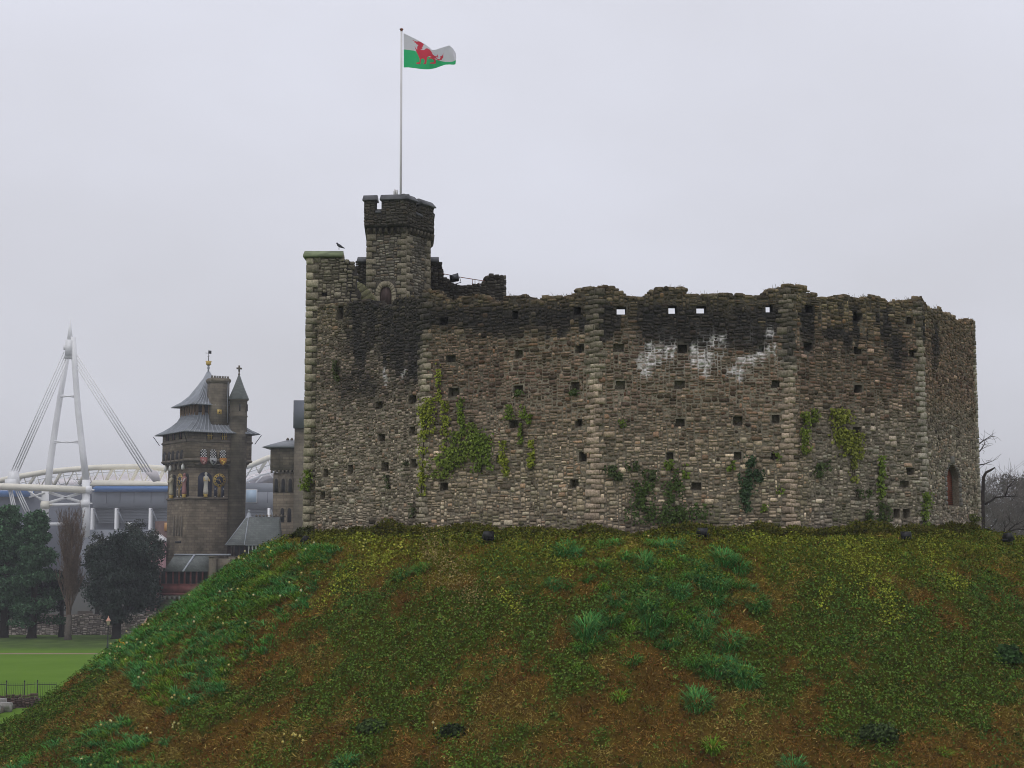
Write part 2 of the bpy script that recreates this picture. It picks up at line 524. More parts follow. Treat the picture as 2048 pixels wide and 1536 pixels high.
def cover_mix(x, y, px, py):
    """share of green ivy in the ground cover, and tint weights, from place on the slope"""
    nz = fbm(x * 0.55, y * 0.55 + 40, 21, 4)
    n2 = fbm(x * 1.7, y * 1.7, 33, 3)
    g = 0.60 * nz + 0.40 * n2
    bias = np.zeros_like(px)
    for cx, cy, rx, ry, a in ((830, 1250, 260, 110, .10), (1750, 1300, 260, 130, .09), (1050, 1240, 160, 90, .08), (1300, 1230, 220, 100, .08), (420, 1500, 200, 60, -.14),
                              (600, 1300, 110, 60, -.14), (1300, 1400, 260, 70, -.12), (1600, 1500, 420, 45, -.12), (300, 1420, 160, 50, -.08), (900, 1510, 320, 40, -.08), (1900, 1180, 160, 60, -.05), (1200, 1140, 160, 40, -.08),
                              (860, 1450, 300, 60, .05), (1740, 1430, 120, 60, .10)):
        bias += a * np.exp(-((px - cx) / rx) ** 2 - ((py - cy) / ry) ** 2)
    return 0.12 + 0.84 * sm(0.42, 0.56, g + bias), n2, nz


mb = MB()
th = np.linspace(0, 2 * math.pi, 1100, endpoint=False)
rr = np.concatenate([np.linspace(0.1, 11, 6), np.linspace(11.6, 34, 170), [36, 40]])
T, RR = np.meshgrid(th, rr)
X = MC[0] + RR * np.cos(T); Yg = MC[1] + RR * np.sin(T)
Z = mound_z(X, Yg)
px, py = project(np.stack([X, Yg, Z], -1))
gm, n2, nz = cover_mix(X, Yg, px, py)
brown = np.array([0.115, 0.066, 0.014]); green = np.array([0.055, 0.058, 0.008]); tan = np.array([0.12, 0.09, 0.014])
c = brown[None, None] * (1 - gm[..., None]) + green[None, None] * gm[..., None]
tw = sm(0.5, 0.7, fbm(X * 0.9, Yg * 0.9, 77, 3))[..., None] * (1 - gm[..., None]) * 0.7
c = c * (1 - tw) + tan * tw
rimw = (sm(RIM + 2.5, RIM - 0.2, RR) * 0.8)[..., None]
c = c * (1 - rimw) + np.array([0.12, 0.115, 0.012]) * rimw
idx = np.arange(T.size).reshape(T.shape)
i2 = np.roll(idx, -1, 1)
q = np.stack([idx[:-1], i2[:-1], i2[1:], idx[1:]], -1).reshape(-1, 4)
mb.add(np.stack([X, Yg, Z], -1).reshape(-1, 3), q, c.reshape(-1, 3))
mound = mb.build('mound', M_SOIL, smooth=True)
tag(mound, 'steep earth castle mound under the stone keep', 'mound', kind='structure')


def mound_normal(x, y):
    e = 0.15
    dx = (mound_z(x + e, y) - mound_z(x - e, y)) / (2 * e); dy = (mound_z(x, y + e) - mound_z(x, y - e)) / (2 * e)
    return norm(np.stack([-dx, -dy, np.ones_like(dx)], -1))


def sample_mound(n, rmin, rmax):
    r = np.sqrt(rng.uniform(rmin ** 2, rmax ** 2, n)); t = rng.uniform(math.pi * 0.93, math.pi * 2.08, n)
    x = MC[0] + r * np.cos(t); y = MC[1] + r * np.sin(t)
    z = mound_z(x, y)
    P = np.stack([x, y, z], -1)
    px, py = project(P)
    k = (px > -260) & (px < 2300) & (py > 1040) & (py < 1680)
    return P[k], px[k], py[k], r[k]


def rand_dir(n):
    return norm(rng.normal(size=(n, 3)))


# ground cover of ivy, matted grass and dead leaves
P, px, py, r = sample_mound(900000, RIM - 2.8, 28.5)
gm, n2, nz = cover_mix(P[:, 0], P[:, 1], px, py)
N = len(P)
isg = rng.random(N) < np.clip(-0.08 + 1.0 * gm + 0.45 * sm(0.58, 0.66, fbm(P[:, 0] * 2.2 + 31, P[:, 1] * 2.2, 95, 3)), 0, 1)
nrm = mound_normal(P[:, 0], P[:, 1])
u = rng.random((N, 1))
tone_a = fbm(P[:, 0] * 0.8 + 3, P[:, 1] * 0.8, 77, 4)[:, None]
tone_b = fbm(P[:, 0] * 2.6, P[:, 1] * 2.6 + 5, 78, 3)[:, None]
rust, straw_, olive_, dark_ = np.array([0.225, 0.122, 0.028]), np.array([0.36, 0.255, 0.078]), np.array([0.20, 0.165, 0.032]), np.array([0.075, 0.036, 0.010])
w1 = sm(0.46, 0.62, tone_a); w2 = sm(0.44, 0.64, tone_b)
dcol = rust * (1 - w1) + olive_ * w1
dcol = dcol * (1 - 0.55 * w2) + (dark_ * (1 - w1) + straw_ * w1) * 0.55 * w2
k = rng.random((N, 1))
dcol = np.where(k < 0.07, straw_ * 1.1, np.where(k > 0.93, np.array([0.20, 0.07, 0.022]), dcol))
dcol = dcol * (0.40 + 1.15 * u)
gcol = np.array([0.082, 0.140, 0.020]) * (0.35 + 1.3 * u ** 1.2)
gcol2 = np.array([0.15, 0.21, 0.05]) * (0.7 + 0.6 * u)
gcol = np.where(rng.random((N, 1)) < 0.10, gcol2, gcol)
bluish = sm(0.5, 0.7, fbm(P[:, 0] * 0.4 + 9, P[:, 1] * 0.4, 91, 3))[:, None]
gcol = gcol * (1 - bluish * 0.4) + bluish * 0.4 * np.array([0.05, 0.125, 0.03]) * (0.5 + u)
# moss and yellow green grass along the rim, pale ivy runs below it
rimw = sm(RIM + 2.6, RIM - 0.4, r) * (0.45 + 0.9 * (n2 - 0.3))
mossy = rng.random(N) < rimw
gcol = np.where(mossy[:, None], np.array([0.165, 0.175, 0.022]) * (0.45 + 1.05 * u), gcol)
isg |= mossy
pale = np.zeros(N)
for (x0, y0), (x1, y1), w_ in (((1700, 1100), (1750, 1160), 38), ((1750, 1150), (1785, 1235), 26), ((1860, 1110), (1910, 1170), 22), ((1660, 1180), (1645, 1210), 14),
                               ((620, 1215), (780, 1115), 20), ((860, 1110), (950, 1190), 30), ((705, 1095), (820, 1090), 14), ((1500, 1085), (1700, 1082), 6), ((1110, 1110), (1135, 1140), 16), ((1010, 1190), (1030, 1220), 12)):
    t = np.clip(((px - x0) * (x1 - x0) + (py - y0) * (y1 - y0)) / ((x1 - x0) ** 2 + (y1 - y0) ** 2), 0, 1)
    d = np.hypot(px - x0 - t * (x1 - x0), py - y0 - t * (y1 - y0))
    pale = np.maximum(pale, np.exp(-(d / w_) ** 2))
pk = rng.random(N) < pale * 0.75 * (0.3 + n2)
straw = (px > 840) & (px < 980)
gcol = np.where(pk[:, None], np.where(straw[:, None], np.array([0.27, 0.21, 0.08]), np.array([0.26, 0.29, 0.035])) * (0.55 + 0.9 * u), gcol)
isg |= pk
col = np.where(isg[:, None], gcol, dcol)
keep = rng.random(N) < np.where(isg, 0.8, 1.0)
down = norm(np.stack([P[:, 0] - MC[0], P[:, 1] - MC[1], np.full(N, -9.0)], -1))
D = np.where(isg[:, None], norm(rand_dir(N) + nrm * 0.15 + np.array([0, -0.3, -0.1])), norm(rand_dir(N) * 0.8 + down * 0.55 + nrm * 0.35))
NN = norm(nrm * 1.0 + rand_dir(N) * np.where(isg, 0.5, 0.6)[:, None])
ln = np.where(isg, rng.uniform(0.04, 0.085, N), rng.uniform(0.07, 0.19, N))
wd = np.where(isg, ln * rng.uniform(0.75, 1.05, N), np.where(rng.random(N) < .2, rng.uniform(0.025, 0.05, N), rng.uniform(0.010, 0.024, N)))
lift = nrm * (rng.uniform(0.0, 1.0, N) * (0.05 + 0.07 * gm + 0.20 * sm(0.50, 0.68, n2) * isg))[:, None]
mb = MB()
mb.leaves((P + lift)[keep], D[keep], NN[keep], ln[keep], wd[keep], col[keep])
cover = mb.build('ground_cover', M_COVER)
tag(cover, 'low ivy, moss and dead leaves over the whole mound slope', 'ground cover', kind='stuff')

# dry stems lying on the slope
P, px, py, r = sample_mound(2600, RIM + 1.0, 28)
N = len(P)
dn = norm(np.stack([-(P[:, 0] - MC[0]), -(P[:, 1] - MC[1]), np.zeros(N)], -1)) * -1
dirs = norm(dn * rng.uniform(0.2, 1.0, (N, 1)) + rand_dir(N) * 0.6 + np.array([0, 0, -0.35]))
ln = rng.uniform(0.15, 0.7, N) ** 1.3
mb = MB()
mid = P + dirs * ln[:, None] * 0.5 + np.array([0, -0.03, 0.09])
end = P + dirs * ln[:, None]; end[:, 2] = np.maximum(end[:, 2], mound_z(end[:, 0], end[:, 1]) + 0.03)
sc = np.array([0.24, 0.17, 0.085]) * rng.uniform(0.4, 1.3, (N, 1))
mb.segs(P + [0, 0, .03], mid, np.full(N, .006), np.full(N, .005), 3, sc)
mb.segs(mid, end, np.full(N, .005), np.full(N, .003), 3, sc)
tag(mb.build('dead_grass', M_COVER), 'dry straw coloured stems lying across the mound slope', 'dead grass', kind='stuff')


# ------------------------------------------------------------------ daffodils
def tuft_blades(mb, P, nb, h, spread, tone, lean, rise=0.0, dk=1.0):
    N = nb
    a = rng.uniform(0, 2 * math.pi, N); rad = spread * np.sqrt(rng.random(N))
    base = np.stack([rad * np.cos(a), rad * np.sin(a) * dk, rad * np.sin(a) * dk * rise], -1) + P
    out = np.stack([np.cos(a), np.sin(a), np.zeros(N)], -1)
    D = norm(np.array([0, 0, 1.0]) + out * rng.uniform(0.05, 0.5, (N, 1)) + rand_dir(N) * 0.22 + lean)
    bend = norm(out * 0.8 + np.array([0, 0, -0.55]) + rand_dir(N) * 0.3)
    ln = h * rng.uniform(0.65, 1.2, N)
    c = np.asarray(tone) * rng.uniform(0.45, 1.6, (N, 1)) * np.where(rng.random((N, 1)) < .06, np.array([2.4, 1.1, .9]), 1.0)
    mb.blades(base, D, bend, ln, np.full(N, 0.017) * rng.uniform(0.8, 1.4, N), c)


DAFF_POLY = [(548, 1094), (690, 1100), (640, 1145), (622, 1215), (590, 1250), (545, 1290), (520, 1330), (470, 1330), (450, 1390), (330, 1440), (280, 1400), (250, 1345), (170, 1345), (225, 1300), (300, 1245), (420, 1160)]
DAFF_POLY2 = [(150, 1470), (250, 1435), (285, 1470), (330, 1480), (360, 1536), (340, 1600), (-60, 1600), (40, 1530)]
mb = MB(); fl = MB()
Pm, px, py, r = sample_mound(26000, RIM - 0.5, 29)
gaps = fbm(Pm[:, 0] * 0.9, Pm[:, 1] * 0.9, 55, 3)
thr = np.full(len(Pm), 9.0)
thr[in_poly(px, py, DAFF_POLY)] = 0.36
thr[in_poly(px, py, DAFF_POLY2)] = 0.46
edge = (px < 330) & (py > 1330) & (np.abs(py - (1445 - px * 0.68)) < 16); thr[edge] = 0.5
k = gaps > thr
lean = np.array([-0.25, -0.15, 0])
kk = np.where(k)[0]
tones = (np.array([0.090, 0.27, 0.042]), np.array([0.080, 0.25, 0.066]), np.array([0.14, 0.26, 0.022]))
for i in kk:
    if random.random() < 0.05: continue
    tuft_blades(mb, Pm[i], random.randint(16, 26), random.uniform(0.24, 0.38), 0.10, tones[int(vnoise(np.array([Pm[i, 0] * 1.3]), np.array([Pm[i, 1] * 1.3]), seed=4)[0] * 2.99)], lean)
# flowers: pale yellow trumpets
fi = rng.choice(kk, 120, replace=False)
sil = [(685, 836, 3), ]
fpos = [Pm[i] + np.array([random.uniform(-.15, .15), random.uniform(-.15, .15), random.uniform(0.26, 0.42)]) for i in fi]
fcol = [(0.78, 0.70, 0.30) if random.random() < .6 else (0.8, 0.78, 0.5) for _ in fi]
for cx, cy, n_, col_ in ((240, 1288, 9, (0.8, 0.50, 0.03)), (430, 1140, 4, (0.8, 0.55, 0.05)), (375, 1180, 4, (0.75, 0.6, 0.08)), (80, 1385, 14, (0.8, 0.68, 0.25)), (60, 1400, 12, (0.8, 0.7, 0.3)), (150, 1345, 10, (0.75, 0.66, 0.3)),
                         (535, 1108, 5, (0.75, 0.75, 0.15)), (722, 1092, 6, (0.7, 0.72, 0.22)), (800, 1098, 8, (0.6, 0.65, 0.12)), (585, 1483, 8, (0.72, 0.66, 0.25)), (345, 1452, 5, (0.6, 0.62, 0.3)), (870, 1465, 2, (0.75, 0.72, 0.4)), (1300, 1080, 1, (.8, .7, .3))):
    for _ in range(n_):
        h = hit_mound(cx + random.gauss(0, 9), cy + random.gauss(4, 4) + 4)
        if h is not None:
            fpos.append(h + np.array([0, -0.03, random.uniform(0.12, 0.32)])); fcol.append(col_)
for p, cfl in zip(fpos, fcol):
    d = norm(np.array([random.uniform(-.8, .8), -1.0, random.uniform(-.35, .25)]))
    a = norm(np.cross(d, [0, 0, 1.0])); b2 = np.cross(a, d)
    ring = [p + (a * math.cos(t) + b2 * math.sin(t)) * (0.052 if i % 2 == 0 else 0.022) for i, t in enumerate(np.linspace(0, 2 * math.pi, 12, endpoint=False))]
    fl.add(ring + [p + d * 0.012], [(i, (i + 1) % 12, 12) for i in range(12)], cfl)
    fl.tube([p, p + d * 0.045], [0.016, 0.024], 6, np.array(cfl) * [1, 0.8, 0.5])
    fl.tube([p, p - d * 0.03 + [0, 0, -.02], p - d * 0.03 + [0, 0, -0.35]], 0.006, 3, (0.05, 0.09, 0.03))
tag(mb.build('daffodil_leaves', M_BLADE), 'dense blue-green daffodil leaves spread down the left mound edge', 'daffodil leaves', kind='stuff')
tag(fl.build('daffodil_flowers', M_PAINT), 'scattered pale yellow daffodil flowers among the leaves', 'daffodil flowers', kind='stuff')

# single tufts on the right hand slope: built once per form, then copied
protos = []
for k in range(5):
    mb = MB()
    tuft_blades(mb, np.zeros(3), (150, 210, 100, 290, 180)[k], (0.32, 0.36, 0.30, 0.38, 0.34)[k], (0.16, 0.23, 0.11, 0.28, 0.19)[k], (np.array([0.080, 0.245, 0.045]), np.array([0.074, 0.230, 0.062]), np.array([0.14, 0.27, 0.022]), np.array([0.078, 0.235, 0.055]), np.array([0.095, 0.25, 0.040]))[k], np.array([0, -0.2, 0]), 0.66, 1.35)
    protos.append(mb.build('daffodil_tuft', M_BLADE))
# (x, y, form, scale) read row by row down the slope
rows = [
    ('topmost row on the slope', [(1130, 1103, 3, .9), (1150, 1112, 1, .8), (1205, 1095, 4, .8), (1228, 1090, 0, .8), (1305, 1092, 4, .9), (1330, 1100, 3, .9), (1352, 1096, 1, .8), (1487, 1102, 2, .8)]),
    ('second row on the slope', [(1162, 1130, 2, 1.), (1205, 1130, 4, .8), (1215, 1138, 2, .9), (1250, 1117, 0, .9), (1288, 1132, 3, .95), (1340, 1136, 2, 1.), (1362, 1124, 0, .8), (1395, 1136, 3, .8), (1448, 1120, 3, .95), (1475, 1138, 3, 1.)]),
    ('third row on the slope', [(1108, 1172, 1, .8), (1135, 1174, 0, .8), (1173, 1160, 0, .8), (1208, 1178, 2, .9), (1308, 1168, 1, .75), (1346, 1172, 4, .9), (1400, 1166, 1, .9), (1432, 1172, 3, 1.), (1478, 1170, 4, .9)]),
    ('fourth row on the slope', [(1232, 1202, 1, .95), (1275, 1180, 0, .85), (1295, 1208, 3, .95), (1340, 1212, 2, 1.), (1362, 1190, 1, .9), (1425, 1204, 3, 1.), (1512, 1212, 3, 1.)]),
    ('fifth row on the slope', [(1222, 1238, 3, 1.), (1298, 1236, 3, .95), (1330, 1246, 0, .9), (1367, 1238, 2, 1.1), (1420, 1240, 1, 1.)]),
    ('sixth row on the slope', [(1172, 1262, 3, 1.1), (1190, 1276, 3, 1.), (1170, 1296, 4, .95), (1262, 1262, 2, 1.), (1300, 1262, 1, .9), (1342, 1284, 3, .85), (1405, 1266, 3, .95), (1462, 1288, 3, .95)]),
    ('seventh row on the slope', [(1265, 1324, 0, .8), (1155, 1338, 2, .75), (1388, 1326, 4, .85), (1430, 1340, 3, .95), (1462, 1332, 1, .8), (1492, 1366, 3, 1.1)]),
    ('lowest scattered row on the slope', [(1240, 1400, 2, 1.), (1395, 1410, 3, 1.05), (1424, 1500, 2, 1.25), (1585, 1546, 1, 1.), (1888, 1508, 2, .8), (845, 1140, 4, .75), (805, 1152, 3, .8), (690, 1530, 1, .9)]),
]
extra = [('topmost row on the slope', [(1270, 1104, 2, .6), (1425, 1098, 0, .65)]), ('second row on the slope', [(1318, 1130, 0, .7), (1425, 1142, 1, .75)]), ('third row on the slope', [(1258, 1168, 2, .7), (1372, 1158, 0, .75), (1505, 1180, 1, .6)]),
         ('fourth row on the slope', [(1255, 1215, 4, .7), (1390, 1218, 0, .8), (1460, 1206, 1, .6)]), ('fifth row on the slope', [(1255, 1240, 2, .8), (1385, 1252, 0, .7), (1450, 1248, 2, .6)]), ('sixth row on the slope', [(1225, 1280, 2, .8), (1322, 1292, 0, .7), (1440, 1300, 1, .7)]), ('seventh row on the slope', [(1410, 1352, 0, .7), (1480, 1346, 1, .8)])]
for (rn, items), (_, more_) in zip(rows, extra): items.extend(more_)
ORD = ['first', 'second', 'third', 'fourth', 'fifth', 'sixth', 'seventh', 'eighth', 'ninth', 'tenth', 'eleventh', 'twelfth', 'thirteenth']
used = set()
for rn, items in rows:
    for i, (x, y, f, s) in enumerate(sorted(items)):
        h = hit_mound(x, y)
        if f in used:
            o = protos[f].copy(); COL.objects.link(o)
        else:
            o = protos[f]; used.add(f)
        o.location = h - np.array([0, 0, 0.03])
        o.rotation_euler = (0, 0, math.atan2(MC[1] - h[1], MC[0] - h[0]) - math.pi / 2 + random.uniform(-.25, .25)); o.scale = (s * random.uniform(.9, 1.2), s * random.uniform(.85, 1.2), s * random.uniform(.85, 1.15))
        look = ['spiky green', 'bushy blue-green', 'slim bright green', 'broad blue-green', 'leafy green'][f]
        tag(o, f'{look} daffodil tuft, {ORD[i]} from left in the {rn}', 'daffodil tuft', 'daffodil tufts on the slope below the keep')

# ------------------------------------------------------------------ rubble walls
class Facet:
    def __init__(self, A, B, z0):
        self.A = np.array([A[0], A[1], z0], float); B = np.array([B[0], B[1], z0], float)
        self.len = np.linalg.norm(B - self.A); self.U = (B - self.A) / self.len
        self.N = np.array([self.U[1], -self.U[0], 0]); self.z0 = z0

    def uv(self, px, py):
        d = ray(px, py)
        t = ((self.A - CAM) @ self.N) / (d @ self.N)
        q = CAM + d * t - self.A
        return float(q @ self.U), float(q[2])

    def pos(self, u, v, w):
        u, v, w = np.broadcast_arrays(u, v, w)
        return self.A + u[..., None] * self.U + v[..., None] * np.array([0, 0, 1.0]) + w[..., None] * self.N


def lay_stones(vmax, length, hmin, hmax, wmin, wmax):
    """uncoursed rubble: stones of many sizes packed into a fine grid from the bottom up"""
    c = hmin / 2.0
    nu = int(length / c) + 6; nv = int((vmax + 0.1) / c) + 5
    occ = np.zeros((nv + 8, nu + 1), bool); occ[:, nu] = True
    hs = [h for h in (2, 3, 4, 5) if h * c <= hmax * 1.12]
    wts = [3.0, 4.0, 2.2, 0.8][:len(hs)]
    w0, w1 = max(2, int(wmin / c)), int(wmax / c) + 1
    out = []
    for j in range(nv):
        row = occ[j]
        i = 0
        while i < nu:
            if row[i]:
                i += 1; continue
            e = i
            while e < nu and not row[e]: e += 1
            free = e - i
            h = random.choices(hs, wts)[0]
            w = int(random.triangular(w0, w1, w0 + (w1 - w0) * .35))
            if free - w < w0: w = free if free <= w1 + 1 else free // 2
            w = max(1, w)
            hh = 1
            while hh < h and not occ[j + hh, i:i + w].any(): hh += 1
            occ[j:j + hh, i:i + w] = True
            out.append((i * c - 3 * c, (i + w) * c - 3 * c, j * c - 0.1, (j + hh) * c - 0.1))
            i += w
    r = np.array(out)
    return r + rng.normal(size=r.shape) * c * 0.09


def stone_mesh(mb, fc, rect, depth, colfn, gap=0.006, rough=1.0, over=None):
    r = rect
    N = len(r)
    if N == 0: return
    wv = lambda u, v: 0.05 * (fbm(u * 0.5, v * 0.7, 5, 2) - 0.5) * 2 + 0.03 * (fbm(u * 2.2, v * 2.2, 6, 2) - 0.5)
    a = (r[:, 1] - r[:, 0]) / 2 - gap; b = (r[:, 3] - r[:, 2]) / 2 - gap
    a = np.maximum(a, 0.02); b = np.maximum(b, 0.015)
    cu = (r[:, 0] + r[:, 1]) / 2; cv = (r[:, 2] + r[:, 3]) / 2
    cut = np.minimum(np.minimum(a, b) * rng.uniform(0.25, 0.75, N), rng.uniform(0.018, 0.05, N) * (0.4 + 0.6 * rough))
    ring = np.stack([
        np.stack([-a + cut, -b], -1), np.stack([a - cut, -b], -1), np.stack([a, -b + cut], -1), np.stack([a, b - cut], -1),
        np.stack([a - cut, b], -1), np.stack([-a + cut, b], -1), np.stack([-a, b - cut], -1), np.stack([-a, -b + cut], -1)], 1)
    ring = ring + rng.normal(size=ring.shape) * (np.stack([a, b], -1) * 0.07 * rough)[:, None]
    dep = rng.uniform(depth[0], depth[1], N)
    inset = 1 - np.clip((0.004 + 0.011 * rough * rng.random((N, 1)) * 1.6) / np.stack([a, b], -1), 0, 0.33)
    front = ring * inset[:, None]
    tilt = rng.normal(size=(N, 2)) * 0.09 * rough
    V = np.zeros((N, 17, 3))
    for i in range(8):
        uu = cu + ring[:, i, 0]; vv = cv + ring[:, i, 1]
        V[:, i] = fc.pos(uu, vv + wv(uu, vv), np.full(N, -0.05))
        uu = cu + front[:, i, 0]; vv = cv + front[:, i, 1]
        V[:, 8 + i] = fc.pos(uu, vv + wv(uu, vv), dep + tilt[:, 0] * front[:, i, 0] + tilt[:, 1] * front[:, i, 1] + rng.normal(size=N) * 0.004)
    V[:, 16] = fc.pos(cu, cv + wv(cu, cv), dep + 0.006 * rough)
    base = (np.arange(N) * 17)[:, None]
    q = np.concatenate([base + np.array([[i, (i + 1) % 8, 8 + (i + 1) % 8, 8 + i]]) for i in range(8)])
    t = np.concatenate([base + np.array([[8 + i, 8 + (i + 1) % 8, 16]]) for i in range(8)])
    ctr = fc.pos(cu, cv, dep)
    px, py = project(ctr)
    col = colfn(px, py, ctr)
    cc = np.repeat(col, 17, 0)
    if over is not None:
        vx, vy = project(V.reshape(-1, 3))
        o_m = np.clip(over(vx, vy) * np.repeat(rng.uniform(0.15, 1.15, N), 17) * np.tile(np.r_[np.full(8, 1.3), np.full(8, 1.0), 0.8], N), 0, 1)[:, None]
        cc = cc * (1 - o_m) + np.array([0.84, 0.79, 0.79]) * o_m
    mb.add(V.reshape(-1, 3), q, cc)
    mb.L.append((t + mb.n - 17 * N).ravel()); mb.S.append(np.full(len(t), 3))


def core_mesh(mb, fc, length, topfn, holes, T, colfn, step=0.16):
    """wall body behind the stones, with square putlog holes sunk or cut through it"""
    vm = topfn(np.linspace(0, length, 200)).max()
    ul = set(np.round(np.linspace(0, length, int(length / step) + 1), 4)); vl = set(np.round(np.arange(-0.8, vm + step, step), 4))
    for (u0, u1, v0, v1, d) in holes:
        ul |= {round(u0, 4), round(u1, 4)}; vl |= {round(v0, 4), round(v1, 4)}
    ul = np.array(sorted(x for x in ul if 0 <= x <= length + 1e-6)); vl = np.array(sorted(vl))
    uc = (ul[1:] + ul[:-1]) / 2; vc = (vl[1:] + vl[:-1]) / 2
    UC, VC = np.meshgrid(uc, vc, indexing='ij')
    kind = np.where(VC < topfn(UC) - 0.06, 0, 2)        # 0 solid 1 blind 2 air
    dep = np.zeros_like(UC)
    for (u0, u1, v0, v1, d) in holes:
        k = (UC > u0) & (UC < u1) & (VC > v0) & (VC < v1) & (kind == 0)
        kind[k] = 2 if d >= T else 1
        dep[k] = min(d, T)
    dep[kind == 2] = T
    quads = []

    def cells(mask, w):
        I, J = np.where(mask)
        ww = np.broadcast_to(w, UC.shape)[I, J]
        quads.append(np.stack([fc.pos(ul[I], vl[J], ww), fc.pos(ul[I + 1], vl[J], ww), fc.pos(ul[I + 1], vl[J + 1], ww), fc.pos(ul[I], vl[J + 1], ww)], 1))
    cells(kind == 0, 0.0); cells(kind == 1, -dep); cells(kind != 2, -T)
    nu, nv = UC.shape
    pd = np.full((nu + 2, nv + 2), T); pd[1:-1, 1:-1] = dep
    for I in range(nu + 1):
        for J in range(nv):
            a, b2 = pd[I, J + 1], pd[I + 1, J + 1]
            if abs(a - b2) > 1e-6:
                lo, hi = min(a, b2), max(a, b2)
                quads.append(np.array([[fc.pos(ul[I], vl[J], -lo), fc.pos(ul[I], vl[J + 1], -lo), fc.pos(ul[I], vl[J + 1], -hi), fc.pos(ul[I], vl[J], -hi)]]))
    for I in range(nu):
        for J in range(nv + 1):
            a, b2 = pd[I + 1, J], pd[I + 1, J + 1]
            if abs(a - b2) > 1e-6:
                lo, hi = min(a, b2), max(a, b2)
                quads.append(np.array([[fc.pos(ul[I], vl[J], -lo), fc.pos(ul[I + 1], vl[J], -lo), fc.pos(ul[I + 1], vl[J], -hi), fc.pos(ul[I], vl[J], -hi)]]))
    Q = np.concatenate(quads).reshape(-1, 3)
    px, py = project(Q)
    f = np.arange(len(Q)).reshape(-1, 4)
    mb.add(Q, f, colfn(px, py, Q))


def rects_minus(rect, blocks):
    """drop or trim stones that run into holes or corner stones"""
    r = rect.copy(); alive = np.ones(len(r), bool)
    for (u0, u1, v0, v1) in blocks:
        cv = (r[:, 2] + r[:, 3]) / 2; cu = (r[:, 0] + r[:, 1]) / 2
        hit = alive & (cv > v0 - 0.03) & (cv < v1 + 0.03) & (r[:, 1] > u0) & (r[:, 0] < u1)
        left = hit & (cu < (u0 + u1) / 2); right = hit & ~left
        r[left, 1] = np.minimum(r[left, 1], u0); r[right, 0] = np.maximum(r[right, 0], u1)
        alive &= (r[:, 1] - r[:, 0]) > 0.06
    return r[alive]


# colour of the keep's masonry: own stone colours, soot black crust, lime runs, moss
def blob(px, py, cx, cy, rx, ry):
    return np.exp(-((px - cx) / rx) ** 2 - ((py - cy) / ry) ** 2)


def crust(px, py):
    n1 = fbm(px / 42.0, py / 60.0, 61, 4)
    n3 = fbm(px / 14.0, py / 80.0, 62, 3)
    d = np.zeros_like(px)
    lo = 660 + 40 * (n3 - 0.5) * 2
    band = sm(lo + 22, lo - 14, py) * (px > 846) * (px < 1560)
    d = np.maximum(d, band * (0.55 + 0.7 * n1))
    d = np.maximum(d, 1.15 * blob(px, py, 1400, 655, 150, 52)); d = np.maximum(d, 1.1 * blob(px, py, 1010, 640, 110, 36)); d = np.maximum(d, 0.9 * blob(px, py, 1500, 670, 70, 40))
    f1 = (px < 846) * sm(745 + (px - 640) * 0.42 + 160 * (n3 - .5), 640 + (px - 640) * 0.3 + 90 * (n3 - .5), py) * sm(630, 730, px + 40 * (n1 - .5))
    d = np.maximum(d, 1.15 * f1)
    d = np.maximum(d, .8 * blob(px, py, 720, 770, 60, 50) * (px < 846))
    d = np.maximum(d, 1.1 * blob(px, py, 1578, 690, 14, 60))
    st = sm(0.45, 0.62, n3) * (px > 1600) * (px < 1850) * sm(760, 650, py)
    d = np.maximum(d, 0.85 * st); d = np.maximum(d, 0.9 * blob(px, py, 1665, 665, 45, 22)); d = np.maximum(d, 0.9 * blob(px, py, 1795, 690, 22, 70))
    d = np.maximum(d, .8 * blob(px, py, 1870, 690, 12, 70))
    d = sm(0.12, 0.95, d * (0.35 + 1.3 * (0.5 * n1 + 0.5 * n3)))
    crest = sm(628, 596, py) * (px > 850) * (0.35 + 0.5 * n1)
    return d * (1 - crest) * np.where(px < 846, 0.60 + 0.5 * n3, 0.78 + 0.35 * n3)


DRIPS = [(1283, 708, 752, 7), (1290, 735, 752, 10), (1298, 688, 750, 8), (1308, 694, 738, 5), (1321, 686, 734, 5), (1333, 694, 724, 7), (1343, 704, 714, 6), (1350, 694, 704, 6), (1388, 690, 732, 8), (1401, 705, 734, 13), (1412, 718, 752, 7),
         (1420, 705, 730, 7), (1425, 672, 692, 5), (1443, 670, 682, 6), (1468, 738, 752, 14), (1481, 730, 762, 7), (1481, 716, 728, 13), (1500, 712, 728, 9), (1512, 706, 730, 10), (1522, 694, 722, 9), (1536, 690, 704, 6), (1550, 688, 712, 4), (1540, 660, 672, 10),
         (768, 742, 753, 3), (772, 752, 772, 2), (808, 736, 746, 3), (812, 722, 733, 2), (804, 750, 762, 3)]


def lime(px, py):
    """lime washed out of the joints, run down in short drips"""
    n1 = fbm(px / 7.0, py / 16.0, 71, 3)
    d = np.zeros(np.shape(px))
    for x, y0, y1, w in DRIPS:
        d = np.maximum(d, np.exp(-((px - x) / (w * 0.6)) ** 2) * sm(y0 - 6, y0 + 4, py) * sm(y1 + 7, y1 - 6, py))
    return np.clip(d * 1.5, 0, 1) * sm(0.46, 0.54, n1 + 0.12 * d)


